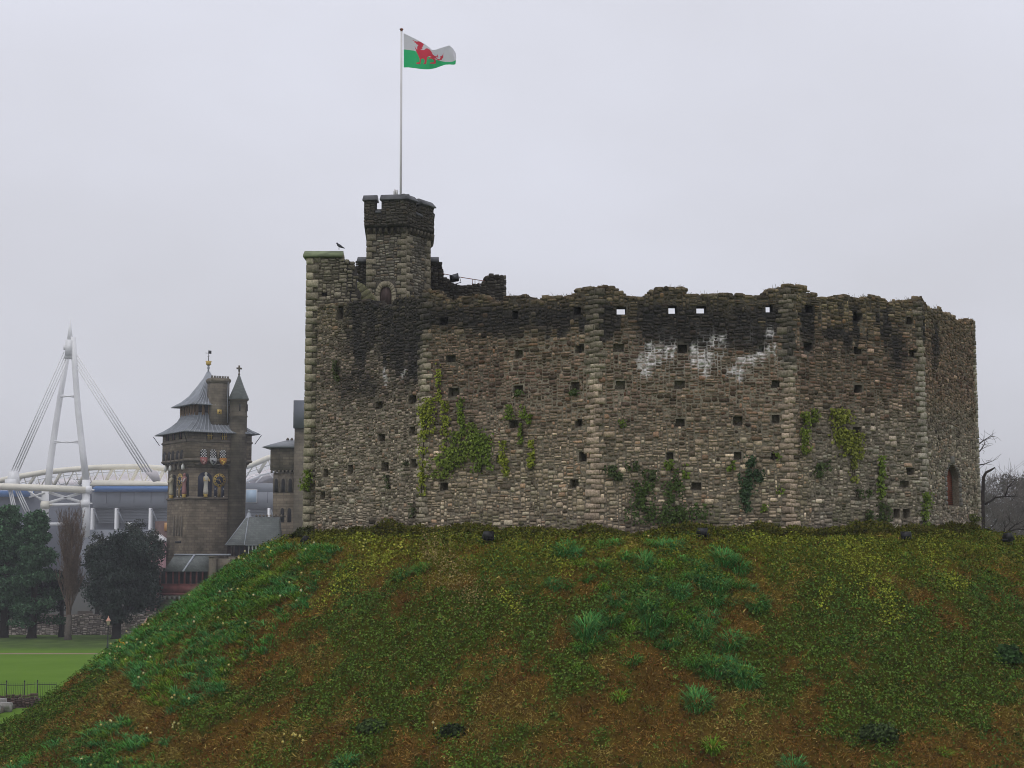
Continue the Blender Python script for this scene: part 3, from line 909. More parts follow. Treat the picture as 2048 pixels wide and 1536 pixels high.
def keep_col(px, py, P, bright=1.0, pier=False):
    N = len(px)
    u = rng.random((N, 1)); k = rng.random((N, 1))
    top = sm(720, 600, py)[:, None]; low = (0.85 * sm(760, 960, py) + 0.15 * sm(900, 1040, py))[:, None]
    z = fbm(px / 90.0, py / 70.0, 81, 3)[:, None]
    brown_ = np.array([0.195, 0.134, 0.090]); purple = np.array([0.178, 0.118, 0.094]); buff = np.array([0.365, 0.288, 0.205]); olive = np.array([0.15, 0.125, 0.062])
    c = brown_ * (1 - z) + purple * z
    c = c * (1 - low) + buff * low
    pt = fbm(px / 30.0, py / 24.0, 87, 3)[:, None]
    c = c * (0.72 + 0.56 * pt)
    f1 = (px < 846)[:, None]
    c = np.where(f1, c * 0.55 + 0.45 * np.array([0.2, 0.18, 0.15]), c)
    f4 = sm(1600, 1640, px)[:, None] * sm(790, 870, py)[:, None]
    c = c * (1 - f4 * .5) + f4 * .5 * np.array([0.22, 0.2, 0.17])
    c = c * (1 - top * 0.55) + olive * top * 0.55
    c = np.where(k < 0.06, c * np.array([1.15, 0.97, 0.88]), c)
    c = np.where((k > 0.12) & (k < 0.24), c * np.array([0.9, 0.97, 0.98]) * 1.25, c)
    c = np.where(k > 0.94, c * 1.75, c)
    c = np.where((k > 0.90) & (k < 0.95), c * 0.5, c)
    c = c * (0.38 + 1.2 * u)
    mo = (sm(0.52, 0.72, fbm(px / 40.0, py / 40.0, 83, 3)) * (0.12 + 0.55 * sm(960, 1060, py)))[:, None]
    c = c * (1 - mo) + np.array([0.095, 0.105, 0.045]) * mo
    d = crust(px, py)[:, None] * (0.85 + 0.3 * rng.random((N, 1)))
    d = np.clip(d, 0, 0.88)
    c = c * (1 - d) + np.array([0.032, 0.031, 0.032]) * d
    return c * bright


def mortar_col(px, py, P):
    c = np.broadcast_to(np.array([0.20, 0.17, 0.13]), (len(px), 3)).copy()
    low = sm(700, 900, py)[:, None]
    c = c * (0.7 + 0.35 * low)
    mid = (sm(640, 700, py) * sm(860, 760, py) * (px > 1000) * (px < 1600))[:, None]
    c = c * (1 + 0.6 * mid)
    d = np.clip(crust(px, py)[:, None], 0, 0.9)
    c = c * (1 - d) + np.array([0.022, 0.021, 0.022]) * d
    lm = np.clip(lime(px, py)[:, None] * 1.6 + 0.55 * (blob(px, py, 1430, 705, 110, 34) * sm(.42, .6, fbm(px / 20., py / 20., 75, 2)))[:, None], 0, 1)
    return c * (1 - lm) + np.array([0.72, 0.67, 0.67]) * lm


def quoin_col(px, py, P):
    N = len(px); u = rng.random((N, 1))
    c = np.broadcast_to(np.array([0.34, 0.29, 0.215]), (N, 3)).copy()
    pink = (sm(1100, 1150, px) * sm(1720, 1650, px) * sm(740, 790, py))[:, None]
    c = c * (1 - pink) + np.array([0.38, 0.295, 0.22]) * pink
    lf = (px < 700)[:, None]
    c = np.where(lf, np.array([0.30, 0.265, 0.19]), c)
    rt = sm(1780, 1820, px)[:, None] * sm(680, 780, py)[:, None]
    c = c * (1 - rt) + np.array([0.34, 0.30, 0.24]) * rt
    up = (sm(760, 640, py) * (px > 700))[:, None]
    c = c * (1 - 0.55 * up)
    d = np.clip(crust(px, py)[:, None] * 0.9, 0, 0.9)
    c = c * (0.6 + 0.85 * u)
    return c * (1 - d) + np.array([0.035, 0.033, 0.032]) * d


BASE = RIMZ + 0.05
K = [(-7.56, 58.75), (-3.13, 53.38), (2.72, 50.0), (9.115, 50.0), (14.28, 52.75), (18.23, 59.6), (18.5, 66.0), (14.0, 71.5), (6.0, 74.0), (-2.0, 72.5), (-7.0, 67.0)]
keep_root = empty('shell_keep', (MC[0], MC[1], BASE))
tag(keep_root, 'ruined many-sided stone shell keep with broken wall tops, standing on the mound', 'castle keep')

TOPS = [
    [(615, 625), (632, 616), (645, 612), (700, 606), (738, 599), (746, 606), (760, 611), (785, 613), (790, 600), (805, 593), (822, 597), (832, 600), (845, 586), (850, 586)],
    [(840, 586), (848, 582), (872, 584), (885, 600), (905, 606), (925, 594), (960, 592), (985, 604), (1010, 604), (1014, 592), (1055, 590), (1062, 600), (1085, 600), (1090, 593), (1148, 590), (1152, 578), (1195, 574)],
    [(1185, 574), (1225, 574), (1250, 592), (1285, 596), (1310, 578), (1368, 574), (1374, 588), (1420, 590), (1470, 586), (1490, 592), (1522, 590), (1540, 578), (1590, 570)],
    [(1575, 570), (1603, 572), (1620, 584), (1640, 594), (1700, 592), (1716, 600), (1728, 596), (1742, 592), (1768, 596), (1772, 608), (1795, 602), (1830, 598), (1848, 597), (1855, 605)],
    [(1845, 598), (1856, 615), (1872, 622), (1880, 616), (1885, 626), (1905, 628), (1914, 642), (1935, 645), (1950, 640), (1960, 642)],
]
HOLES = [
    [(758, 811, 14), (825, 796, 14), (764, 875, 14), (825, 861, 14), (771, 934, 14), (701, 938, 12), (652, 946, 11), (828, 925, 14), (645, 988, 11)],
    [(888, 643, 18), (1030, 630, -11), (1154, 622, -15), (903, 718, 20), (1038, 707, 20), (1161, 697, 18), (907, 785, 20), (1038, 777, 20), (1151, 770, 20), (1030, 849, 20), (1157, 846, 18), (1166, 913, 20), (888, 973, 18), (1150, 968, 18), (1000, 918, 16)],
    [(1243, 621, -19), (1345, 619, -17), (1403, 619, -21), (1538, 617, -15), (1237, 695, 20), (1365, 698, 20), (1523, 697, 14), (1243, 769, 20), (1360, 770, 20), (1552, 768, 18), (1360, 845, 22), (1477, 841, 20), (1550, 839, 18), (1340, 912, 18), (1476, 911, 18), (1395, 973, 20), (1550, 912, 14)],
    [(1617, 618, 16), (1716, 633, 16), (1820, 641, 16), (1617, 694, 18), (1716, 700, 18), (1828, 708, 16), (1716, 776, 16), (1822, 942, 16), (1808, 968, 18), (1795, 1027, 14), (1813, 1027, 14), (1716, 862, 18)],
    [],
]
T_WALL = 0.62
facets = [Facet(K[i], K[i + 1], BASE) for i in range(5)]
PIER = (tuple(at(612, 700, 59.2)[:2]), tuple(at(716, 700, 59.2)[:2]))
QW = [(0.42, 0.5), (0.45, 0.45), (0.48, 0.48), (0.45, 0.48), (0.45, 0.45), (0.4, 0.4)]
topfns = []
for i, fc in enumerate(facets):
    pts = sorted(fc.uv(x, y) for x, y in TOPS[i])
    us = np.array([p[0] for p in pts]); vs = np.array([p[1] for p in pts])
    topfns.append(lambda u, us=us, vs=vs: np.interp(u, us, vs))

# corner stones: rows shared by the two facets that meet
corner_rows = []
for c in range(6):
    rows_ = []
    v = -0.2
    k = 0
    top = topfns[max(c - 1, 0)](facets[max(c - 1, 0)].len) if c else topfns[0](0.0)
    while v < top - 0.15:
        h = random.uniform(0.12, 0.25)
        lw, sw = random.uniform(0.24, 0.40), random.uniform(0.12, 0.2)
        rows_.append((v, min(v + h, top), lw if k % 2 else sw, sw if k % 2 else lw))
        v += h; k += 1
    corner_rows.append(rows_)

door_rects = []
fc5 = facets[4]
du0, dv0 = fc5.uv(1893, 1010); du1, dv1 = fc5.uv(1917, 958); _, dv2 = fc5.uv(1905, 930)
dmid = (du0 + du1) / 2; dh = (du1 - du0) / 2
for k in range(7):
    a = k / 7
    w_ = dh * math.sqrt(max(0, 1 - (a + 0.07) ** 1.6))
    door_rects.append((dmid - w_, dmid + w_, dv1 + (dv2 - dv1) * a, dv1 + (dv2 - dv1) * (k + 1) / 7))
door_rects.append((du0, du1, dv0, dv1))

for i, fc in enumerate(facets):
    holes = []
    for (x, y, s) in HOLES[i]:
        u, v = fc.uv(x, y)
        sc = abs(fc.uv(x + abs(s) / 2, y)[0] - fc.uv(x - abs(s) / 2, y)[0])
        hh = abs(fc.uv(x, y - 8)[1] - fc.uv(x, y + 8)[1])
        if s < 0: hh = 0.27
        q1, q2, q3, q4 = (random.uniform(.7, 1.2) if s > 0 else random.uniform(.9, 1.05) for _ in range(4))
        holes.append((u - sc / 2 * q1, u + sc / 2 * q2, v - hh / 2 * q3, v + hh / 2 * q4, 9 if s < 0 else random.uniform(.25, .45)))
        if s > 0 and random.random() < .7: holes.append((u - sc / 2 * q1 - random.uniform(0, .05), u + sc / 2 * random.uniform(.2, .8), v - hh / 2 * q3 - random.uniform(.02, .06), v - hh * .1, random.uniform(.08, .25)))
    if i == 0:      # narrow slot window near the top of the left facet
        u0, v0 = fc.uv(674, 640); u1, v1 = fc.uv(687, 612)
        holes.append((u0, u1, v0, v1, 0.45))
    dr = [(a, b2, c, d, 0.45) for a, b2, c, d in door_rects] if i == 4 else []
    tf = topfns[i]
    core = MB()
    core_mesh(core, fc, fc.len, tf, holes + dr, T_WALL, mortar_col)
    rect = lay_stones(tf(np.linspace(0, fc.len, 300)).max() + 0.1, fc.len + 0.05, 0.076, 0.19, 0.11, 0.46)
    rect = rect[(rect[:, 2] + rect[:, 3]) / 2 < tf((rect[:, 0] + rect[:, 1]) / 2) + rng.normal(size=len(rect)) * 0.03]
    rect[:, 1] = np.minimum(rect[:, 1], fc.len + 0.03); rect[:, 0] = np.maximum(rect[:, 0], -0.03)
    blocks = [h[:4] for h in holes] + [h[:4] for h in dr]
    blocks += [(-0.1, r_[3], r_[0], r_[1]) for r_ in corner_rows[i]] if i else []
    blocks += [(fc.len - r_[2], fc.len + 0.1, r_[0], r_[1]) for r_ in corner_rows[i + 1]]
    rect = rect[(rect[:, 1] - rect[:, 0]) > 0.05]
    rect = rects_minus(rect, blocks)
    st = MB()
    st.V, st.C, st.L, st.S, st.n = core.V[:], core.C[:], core.L[:], core.S[:], core.n
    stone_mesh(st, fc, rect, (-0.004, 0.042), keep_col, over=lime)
    # loose stones along the broken top
    lu = rng.uniform(0.1, fc.len - 0.1, int(fc.len * 9)); lt = tf(lu)
    lr = np.stack([lu - rng.uniform(.08, .2, len(lu)), lu + rng.uniform(.08, .2, len(lu)), lt - 0.1, lt + rng.uniform(-0.02, .07, len(lu))], 1)
    stone_mesh(st, fc, lr, (-0.03, 0.03), keep_col, 0.004)
    for back in (0.25, 0.5):
        f2 = Facet(K[i], K[i + 1], BASE); f2.A = f2.A - f2.N * back
        lu = rng.uniform(0.1, fc.len - 0.1, int(fc.len * 8)); lt = tf(lu)
        lr = np.stack([lu - rng.uniform(.08, .2, len(lu)), lu + rng.uniform(.08, .2, len(lu)), lt - 0.12, lt + rng.uniform(-0.05, .09, len(lu))], 1)
        stone_mesh(st, f2, lr, (0.02, 0.2), keep_col, 0.004)
    wall = st.build('wall', M_STONE, keep_root)
    wall['label'] = ['left oblique wall face, sooty black above', 'wall face with hanging bright ivy', 'front wall face with white lime runs', 'right wall face with a pale lower half', 'far right narrow wall face with the arched doorway'][i]

# corner stones
for c in range(1, 6):
    mbq = MB()
    for k, (v0, v1, wl_, wr_) in enumerate(corner_rows[c]):
        if c > 0:
            fc = facets[c - 1]
            stone_mesh(mbq, fc, np.array([[fc.len - wl_, fc.len + 0.045, v0, v1]]), (0.034, 0.054), quoin_col, 0.003, 0.22)
        if c < 5:
            fc = facets[c]
            stone_mesh(mbq, fc, np.array([[-0.045, wr_, v0, v1]]), (0.034, 0.054), quoin_col, 0.003, 0.22)
    mbq.build('corner_edging', M_STONE, keep_root)

# back of the ring (core only)
mbk = MB()
for i in range(5, 11):
    fc = Facet(K[i], K[(i + 1) % 11], BASE)
    core_mesh(mbk, fc, fc.len, lambda u: 6.4 + 0.4 * np.sin(np.asarray(u) * 1.3), [], T_WALL, lambda px, py, P: np.broadcast_to(np.array([0.13, 0.11, 0.085]), (len(px), 3)) * rng.uniform(.7, 1.3, (len(px), 1)), 0.4)
mbk.build('rear_wall', M_CORE, keep_root)

# doorway in the right facet: brick infill and arch stones
mbd = MB()
q_ = [fc5.pos(np.array(u), np.array(v), np.array(w)) for u, v, w in ((du0 - .02, dv0 - .02, -.24), (du1 + .02, dv0 - .02, -.24), (du1 + .02, dv2 + .02, -.24), (du0 - .02, dv2 + .02, -.24), (du0 - .02, dv0 - .02, -.52), (du1 + .02, dv0 - .02, -.52), (du1 + .02, dv2 + .02, -.52), (du0 - .02, dv2 + .02, -.52))]
mbd.add(q_, [(0, 1, 2, 3), (7, 6, 5, 4), (0, 4, 5, 1), (1, 5, 6, 2), (2, 6, 7, 3), (3, 7, 4, 0)])
dwall = mbd.build('brick_infill', M_BRICK, keep_root)
mba = MB()
arch = []
for k in range(6):
    v = dv0 + (dv1 - dv0) * k / 6
    arch.append((du0 - .22, du0 - .005, v, v + (dv1 - dv0) / 6)); arch.append((du1 + .005, du1 + .22, v, v + (dv1 - dv0) / 6))
for k in range(7):
    a, b2, c, d = door_rects[k]
    arch.append((a - .22, a - .005, c, d)); arch.append((b2 + .005, b2 + .22, c, d))
arch.append((dmid - .2, dmid + .2, dv2, dv2 + .3))
stone_mesh(mba, fc5, np.array(arch), (0.055, 0.075), lambda px, py, P: np.array([0.2, 0.185, 0.165]) * rng.uniform(.75, 1.25, (len(px), 1)), 0.005, 0.4)
mba.build('doorway_arch', M_STONE, keep_root)

# the tall left pier: square to the view, its edge stones run the full height
fp_ = Facet(PIER[0], PIER[1], BASE)
ptop = [fp_.uv(x, y) for x, y in ((605, 513), (684, 513), (690, 517), (702, 520), (707, 532), (711, 552), (714, 585), (720, 607))]
pfn = lambda u: np.interp(u, [p[0] for p in ptop], [p[1] for p in ptop])
ph = fp_.uv(649, 588)
mbx = MB()
core_mesh(mbx, fp_, fp_.len, pfn, [(ph[0] - .1, ph[0] + .1, ph[1] - .08, ph[1] + .08, .4)], 1.1, mortar_col)
rect = lay_stones(pfn(np.linspace(0, fp_.len, 60)).max() + .1, fp_.len + .05, .09, .22, .14, .46)
rect = rect[(rect[:, 2] + rect[:, 3]) / 2 < pfn((rect[:, 0] + rect[:, 1]) / 2)]
qr, v, k = [], -.2, 0
while v < pfn(0.0) - .1:
    h = random.uniform(.2, .34); qr.append((-.045, .46 if k % 2 else .26, v, min(v + h, pfn(0.0) - .02))); v += h; k += 1
rect[:, 0] = np.maximum(rect[:, 0], -.02); rect = rect[(rect[:, 1] - rect[:, 0]) > .05]
rect = rects_minus(rect, [tuple(x) for x in qr] + [(ph[0] - .1, ph[0] + .1, ph[1] - .08, ph[1] + .08)])
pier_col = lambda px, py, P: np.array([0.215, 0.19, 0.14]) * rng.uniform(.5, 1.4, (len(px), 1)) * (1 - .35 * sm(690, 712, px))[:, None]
stone_mesh(mbx, fp_, rect, (0.0, .06), pier_col)
side = Facet(PIER[1], (PIER[1][0] + .05, PIER[1][1] + 1.1), BASE)
pr = mbx.build('pier', M_STONE, keep_root)
mbx = MB(); stone_mesh(mbx, fp_, np.array(qr), (.052, .07), quoin_col, .006, .35); mbx.build('corner_edging', M_STONE, pr)
fc = fp_
u0, v0 = fc.uv(610, 514); u1, _ = fc.uv(685, 514); _, v1 = fc.uv(640, 499)
mbc = MB()
sec = [(0.14, v0 - .02), (0.14, v0 + 0.06), (-0.3, v1), (-0.72, v0 + 0.06), (-0.72, v0 - .02)]
mbc.loft([[fc.pos(np.array(u), np.array(v), np.array(w)) for w, v in sec] for u in (u0 - .06, u0 + .05, (u0 + u1) / 2, u1)])
mbc.build('coping', M_CAPM, keep_root)
# leaning stone rib between the pier and the tower
mbr = MB()
p = [at(716, 566, 61.5), at(728, 572, 61.3), at(742, 588, 61.1), at(749, 612, 61)]
for k in range(3):
    a, b2 = p[k], p[k + 1]
    for q2 in range(2):
        s0 = a + (b2 - a) * q2 / 2; s1 = a + (b2 - a) * (q2 + 1) / 2
        mbr.loft([[s + np.array([-.55, 0, -.35]), s + np.array([0.0, 0, .06]), s + np.array([0.12, 1.2, .0]), s + np.array([-.5, 1.2, -.4])] for s in (s0, s0 + (s1 - s0) * .97)], True, np.array([0.13, 0.125, 0.07]) * random.uniform(.75, 1.2))
mbr.build('buttress', M_STONE, keep_root)

# ------------------------------------------------------------------ broken inner wall beyond the front
inner = empty('inner_wall', tuple(at(900, 600, 72.0)[:2]) + (BASE,))
tag(inner, 'ragged dark inner wall stepping down beside the flag tower, seen above the keep front', 'wall')
fi_ = Facet(at(716, 600, 71.6)[:2], at(1008, 600, 71.6)[:2], BASE + 5.0)
tp = [(712, 523), (876, 523), (881, 526), (884, 545), (886, 553), (894, 558), (900, 563), (908, 570), (942, 571), (948, 566), (966, 565), (972, 556), (977, 549), (1012, 549)]
pts = [fi_.uv(x, y) for x, y in tp]
tfi = lambda u: np.interp(u, [p[0] for p in pts], [p[1] for p in pts])
mbi = MB()
dark_col = lambda px, py, P: np.array([0.06, 0.053, 0.042]) * rng.uniform(0.5, 1.5, (len(px), 1)) * (1 + 0.4 * sm(985, 990, px))[:, None]
hs = fi_.uv(904, 596)
core_mesh(mbi, fi_, fi_.len, tfi, [(hs[0] - .1, hs[0] + .1, hs[1] - .15, hs[1] + .15, 0.3)], 0.7, lambda px, py, P: np.broadcast_to(np.array([0.05, 0.045, 0.036]), (len(px), 3)))
rect = lay_stones(tfi(np.linspace(0, fi_.len, 100)).max() + .1, fi_.len, .1, .19, .18, .42)
rect = rect[(rect[:, 2] + rect[:, 3]) / 2 < tfi((rect[:, 0] + rect[:, 1]) / 2)]
stone_mesh(mbi, fi_, rect, (0.015, 0.06), dark_col)
lu = rng.uniform(.1, fi_.len - .1, 90); lt = tfi(lu)
stone_mesh(mbi, fi_, np.stack([lu - .12, lu + .12, lt - .12, lt + rng.uniform(-.02, .1, 90)], 1), (-.02, .05), dark_col)
mbi.build('masonry', M_STONE, inner)
for xa, xb in ((714, 738), (856, 877)):
    mbc = MB()
    ua, va = fi_.uv(xa, 524); ub, _ = fi_.uv(xb, 524)
    sec = [(0.12, va - .03), (0.12, va + .05), (-.3, va + .30), (-.75, va + .05), (-.75, va - .03)]
    mbc.loft([[fi_.pos(np.array(u), np.array(v), np.array(w)) for w, v in sec] for u in (ua, ub)])
    mbc.build('coping', M_CAP, inner)

# ------------------------------------------------------------------ flag tower
def tp_(px, Y): return at(px, 450, Y)[:2]
tw = empty('gate_tower', tuple(at(800, 500, 69.5)[:2]) + (BASE,))
tag(tw, 'slim battlemented stone turret rising inside the keep under the flagpole', 'tower')
Ypl = 68.0
SH = [tp_(735, 68.1), tp_(813, 67.9), tp_(859.5, 69.4), tp_(858, 71.4), tp_(740, 71.4)]
CRN = [tp_(728.6, 67.8), tp_(813.8, 67.55), tp_(866.5, 69.3), tp_(864, 71.8), tp_(734, 71.8)]


def zat(py, Y): return at(800, py, Y)[2]


def tower_col(px, py, P):
    N = len(px); k = rng.random((N, 1))
    c = np.array([0.225, 0.203, 0.16]) * (0.5 + 0.76 * rng.random((N, 1)))
    c = np.where(k < .2, c * np.array([1.05, .92, .82]), c); c = np.where(k > .9, c * 1.35, c)
    n_ = fbm(px / 20., py / 28., 44, 3)[:, None]
    dk = np.clip(sm(480, 455, py)[:, None] * (0.55 + 0.6 * n_) + 0.55 * sm(.5, .7, n_), 0, .85)
    return c * (1 - dk) + np.array([0.045, 0.04, 0.033]) * dk


zb, zc0, zc1, zg, zt = BASE + 3.0, zat(466, 67.9), zat(455, 67.9), zat(424, 67.8), zat(402, 67.8)
mbs = MB(); mbqs = [MB() for _ in range(4)]; mbp = MB()
mbs.prism(SH, zb, zc1 + .3, (0.085, 0.075, 0.06))
mbp.prism(CRN, zc1 + 0.02, zg - 0.05, (0.06, 0.054, 0.045))
dr_u = None
for k in range(3):
    fs_ = Facet(SH[k], SH[k + 1], zb); fcn = Facet(CRN[k], CRN[k + 1], zc1)
    rect = lay_stones(zc1 - zb, fs_.len, .1, .17, .18, .42)
    rect[:, 0] = np.maximum(rect[:, 0], 0.0); rect[:, 1] = np.minimum(rect[:, 1], fs_.len)
    rect = rect[((rect[:, 1] - rect[:, 0]) > .05) & (rect[:, 3] < zc1 - zb)]
    blocks = []
    if k == 0:
        a = fs_.uv(760, 612); b2 = fs_.uv(784, 573); dr_u = (a[0], b2[0], a[1], b2[1])
        blocks.append((a[0] - .15, b2[0] + .15, a[1], b2[1] + .25))
    qrows = []
    v = 0
    j = 0
    while v < zc1 - zb - .2:
        h = random.uniform(.2, .32)
        qrows.append((0, .42 if j % 2 else .24, v, v + h)); qrows.append((fs_.len - (.24 if j % 2 else .42), fs_.len, v, v + h)); v += h; j += 1
    rect = rects_minus(rect, blocks + qrows)
    stone_mesh(mbs, fs_, rect, (0.012, 0.045), tower_col)
    qr = np.array(qrows); qr[:, 0] = np.where(qr[:, 0] == 0, -.04, qr[:, 0]); qr[:, 1] = np.where(np.abs(qr[:, 1] - fs_.len) < 1e-6, fs_.len + .04, qr[:, 1])
    for side_ in (0, 1):
        stone_mesh(mbqs[k + side_], fs_, qr[side_::2], (0.042, 0.055), lambda px, py, P: np.array([0.235, 0.205, 0.15]) * rng.uniform(.6, 1.25, (len(px), 1)), .004, .3)
    rect = lay_stones(zg - zc1 + .05, fcn.len, .1, .17, .18, .42)
    rect[:, 0] = np.maximum(rect[:, 0], -.03); rect[:, 1] = np.minimum(rect[:, 1], fcn.len + .03)
    rect = rect[((rect[:, 1] - rect[:, 0]) > .05) & (rect[:, 3] < zg - zc1 + .06) & (rect[:, 2] > -.02)]
    stone_mesh(mbp, fcn, rect, (0.012, 0.05), tower_col)
    nco = int(fcn.len / 0.32)
    for q2 in range(nco + 1):
        u = (q2 + .3) * fcn.len / (nco + .6)
        pt = fs_.pos(np.array(min(u * fs_.len / fcn.len, fs_.len)), np.array(zc0 - zb), np.array(0.1))
        rzc = math.atan2(fcn.U[1], fcn.U[0])
        mbco = MB(); mbco.loft([[pt + fcn.U * du + fcn.N * dn + np.array([0, 0, dz]) for du, dn in ((-.06, -.15), (.06, -.15), (.06, nn), (-.06, nn))] for dz, nn in ((-.03, -.04), (.02, .03), (.08, .10), (.23, .13))], True, np.array([0.12, 0.105, 0.08]) * random.uniform(.7, 1.2)); mbco.build('corbel', M_STONE, tw)
mbs.build('shaft', M_STONE, tw); [q_.build('corner_edging', M_STONE, tw) for q_ in mbqs]; mbp.build('parapet', M_STONE, tw)


def merlon(k, s0, s1, wrap=None):
    """a block of parapet between two crenels with its sloping cap; runs along crown side k"""
    segs_ = [(k, s0, s1)] + ([wrap] if wrap else [])
    body, cap = MB(), MB()
    for kk_, a, b2 in segs_:
        fcn = Facet(CRN[kk_], CRN[kk_ + 1], zg - .06)
        u0, u1 = a * fcn.len, b2 * fcn.len
        H = zt - zg + .06
        prof = [fcn.pos(np.array(u), np.array(v), np.array(w)) for v in (0, H) for (u, w) in ((u0, 0.0), (u1, 0.0), (u1, -.42), (u0, -.42))]
        body.add(prof, [(3, 2, 1, 0), (4, 5, 6, 7), (0, 1, 5, 4), (1, 2, 6, 5), (2, 3, 7, 6), (3, 0, 4, 7)], (0.06, 0.055, 0.045))
        rect = lay_stones(H, u1 - u0, .1, .17, .16, .36); rect[:, :2] += u0
        rect[:, 0] = np.maximum(rect[:, 0], u0); rect[:, 1] = np.minimum(rect[:, 1], u1)
        rect = rect[((rect[:, 1] - rect[:, 0]) > .05) & (rect[:, 3] < H + .03)]
        stone_mesh(body, fcn, rect, (0.012, 0.045), tower_col)
        sec = [(0.11, H + .002), (0.11, H + .05), (-.13, H + .29), (-.27, H + .29), (-.52, H + .05), (-.52, H + .002)]
        cap.loft([[fcn.pos(np.array(u), np.array(v), np.array(w)) for w, v in sec] for u in (u0 - .06, u1 + .06)])
    mo = body.build('merlon', M_STONE, tw)
    cap.build('merlon_cap', M_CAP, mo)


merlon(0, -0.01, 0.25)
merlon(0, 0.40, 1.0, (1, 0.0, 0.34))
merlon(1, 0.56, 1.01)
merlon(2, 0.62, 1.0)
merlon(3, 0.3, 0.7)
for kk_, a, b2 in ((0, .25, .40), (1, .34, .56)):
    fcn = Facet(CRN[kk_], CRN[kk_ + 1], zg - .06)
    cap = MB()
    sec = [(0.07, -.02), (0.07, .06), (-.2, .22), (-.42, .22), (-.42, -.02)]
    cap.loft([[fcn.pos(np.array(u), np.array(v), np.array(w)) for w, v in sec] for u in (a * fcn.len + .01, b2 * fcn.len - .01)])
    cap.build('crenel_sill', M_CAP, tw)
# door with pointed arch
fs_ = Facet(SH[0], SH[1], zb)
u0, u1, v0, v1 = dr_u; um = (u0 + u1) / 2; hw = (u1 - u0) / 2; sp_ = v1 - 0.42


def arch_pts(um, hw, v0, vs, vt, n=6):
    pts = [(um - hw, v0), (um + hw, v0), (um + hw, vs)]
    for k in range(1, n): a = k / n; pts.append((um + hw * math.cos(a * math.pi / 2) ** .8, vs + (vt - vs) * math.sin(a * math.pi / 2)))
    pts.append((um, vt))
    for k in range(n - 1, 0, -1): a = k / n; pts.append((um - hw * math.cos(a * math.pi / 2) ** .8, vs + (vt - vs) * math.sin(a * math.pi / 2)))
    pts.append((um - hw, vs))
    return pts


mbd = MB()
ap = arch_pts(um, hw, v0, sp_, v1)
mbd.loft([[fs_.pos(np.array(u), np.array(v), np.array(w)) for u, v in ap] for w in (0.005, 0.022)])
for k in range(1, 6):
    uu = u0 + (u1 - u0) * k / 6
    mbd.loft([[fs_.pos(np.array(uu + du), np.array(v), np.array(w)) for du, w in ((-.008, .02), (.008, .02), (.008, .036), (-.008, .036))] for v in (v0, v1 - .25)])
mbd.build('door', M_DOOR, tw)
mba = MB()
inner_, outer_ = arch_pts(um, hw, v0, sp_, v1), arch_pts(um, hw + .2, v0, sp_, v1 + .24)
n_ = len(inner_)
for k in range(1, n_):
    j = (k + 1) % n_
    if j == 1 or k == 0: continue
    q_ = [inner_[k], outer_[k], outer_[j], inner_[j]] if j != 0 else [inner_[k], outer_[k], outer_[0], inner_[0]]
    mba.loft([[fs_.pos(np.array(u), np.array(v), np.array(w)) for u, v in q_] for w in (0.0, 0.085)], True, np.array([0.23, 0.2, 0.145]) * random.uniform(.8, 1.2))
mba.build('door_arch', M_STONE, tw)

# flagpole, pipe, flag
fp_top = at(803, 62, 69.0); fp_bot = at(801.5, 392, 69.0)
pole = empty('flagpole', (fp_bot[0], fp_bot[1], zg - .3))
tag(pole, 'tall thin white flagpole standing on the flag tower', 'flagpole')
mbp = MB(); mbp.tube([(fp_bot[0], fp_bot[1], zg - .3), (fp_bot[0] + .01, fp_bot[1], 24), tuple(fp_top)], [.075, .062, .045], 10); mbp.build('pole', M_POLE, pole, True)
mbp = MB(); mbp.lathe([(.05, -.02), (.05, .02), (.085, .07), (.09, .1), (.02, .13)], fp_top, 10); mbp.build('finial', M_BRICK, pole, True)
mbp = MB(); mbp.tube([at(801.2, 160, 68.94), at(801.9, 390, 68.93)], .008, 4); mbp.build('halyard', M_POLE, pole)
mbp = MB(); a = at(789, 398, 69.4); mbp.tube([a, a + [0, 0, .35], a + [.03, 0, .45], a + [.1, 0, .42], a + [.11, 0, .1]], .055, 8)
tag(mbp.build('vent_pipe', M_POLE), 'short white bent pipe beside the foot of the flagpole', 'pipe')

CROP = lambda x, y: (770 + np.asarray(x) / 12.047, 40 + np.asarray(y) / 12.047)
fx = np.array([448, 560, 700, 850, 960, 1060, 1130, 1220, 1340, 1450, 1550, 1640, 1700, 1718])
ftop = np.array([318, 372, 440, 515, 580, 655, 722, 716, 676, 642, 612, 690, 790, 905])
fmid = np.array([708, 720, 738, 800, 850, 885, 910, 950, 990, 1012, 1015, 1000, 975, 962])
fbot = np.array([1145, 1142, 1158, 1180, 1188, 1188, 1178, 1160, 1115, 1078, 1072, 1078, 1070, 1060])
# the wind throws the fly edge back: parameter along the flag follows these columns
NS, NT = 170, 100
si = np.interp(np.linspace(0, 1, NS), np.linspace(0, 1, len(fx)), np.arange(len(fx)))
cx_t = np.interp(si, np.arange(len(fx)), fx)
cx_b = np.interp(si, np.arange(len(fx)), np.array([452, 560, 700, 850, 960, 1060, 1130, 1220, 1340, 1450, 1550, 1640, 1690, 1700]))
ct, cm, cbm = (np.interp(si, np.arange(len(fx)), a) for a in (ftop, fmid, fbot))
tt = np.linspace(0, 1, NT)
GX = cx_t[:, None] * (1 - tt) + cx_b[:, None] * tt
GY = np.where(tt < .5, ct[:, None] + (cm - ct)[:, None] * (tt * 2), cm[:, None] + (cbm - cm)[:, None] * (tt * 2 - 1))
ss = np.linspace(0, 1, NS)[:, None]
YD = 69.0 + 0.20 * np.sin(ss * 9.5 + tt * 2.2) * (0.15 + ss) + 0.10 * np.sin(ss * 21 - tt * 3) * (.1 + ss)
PXf, PYf = CROP(GX, GY)
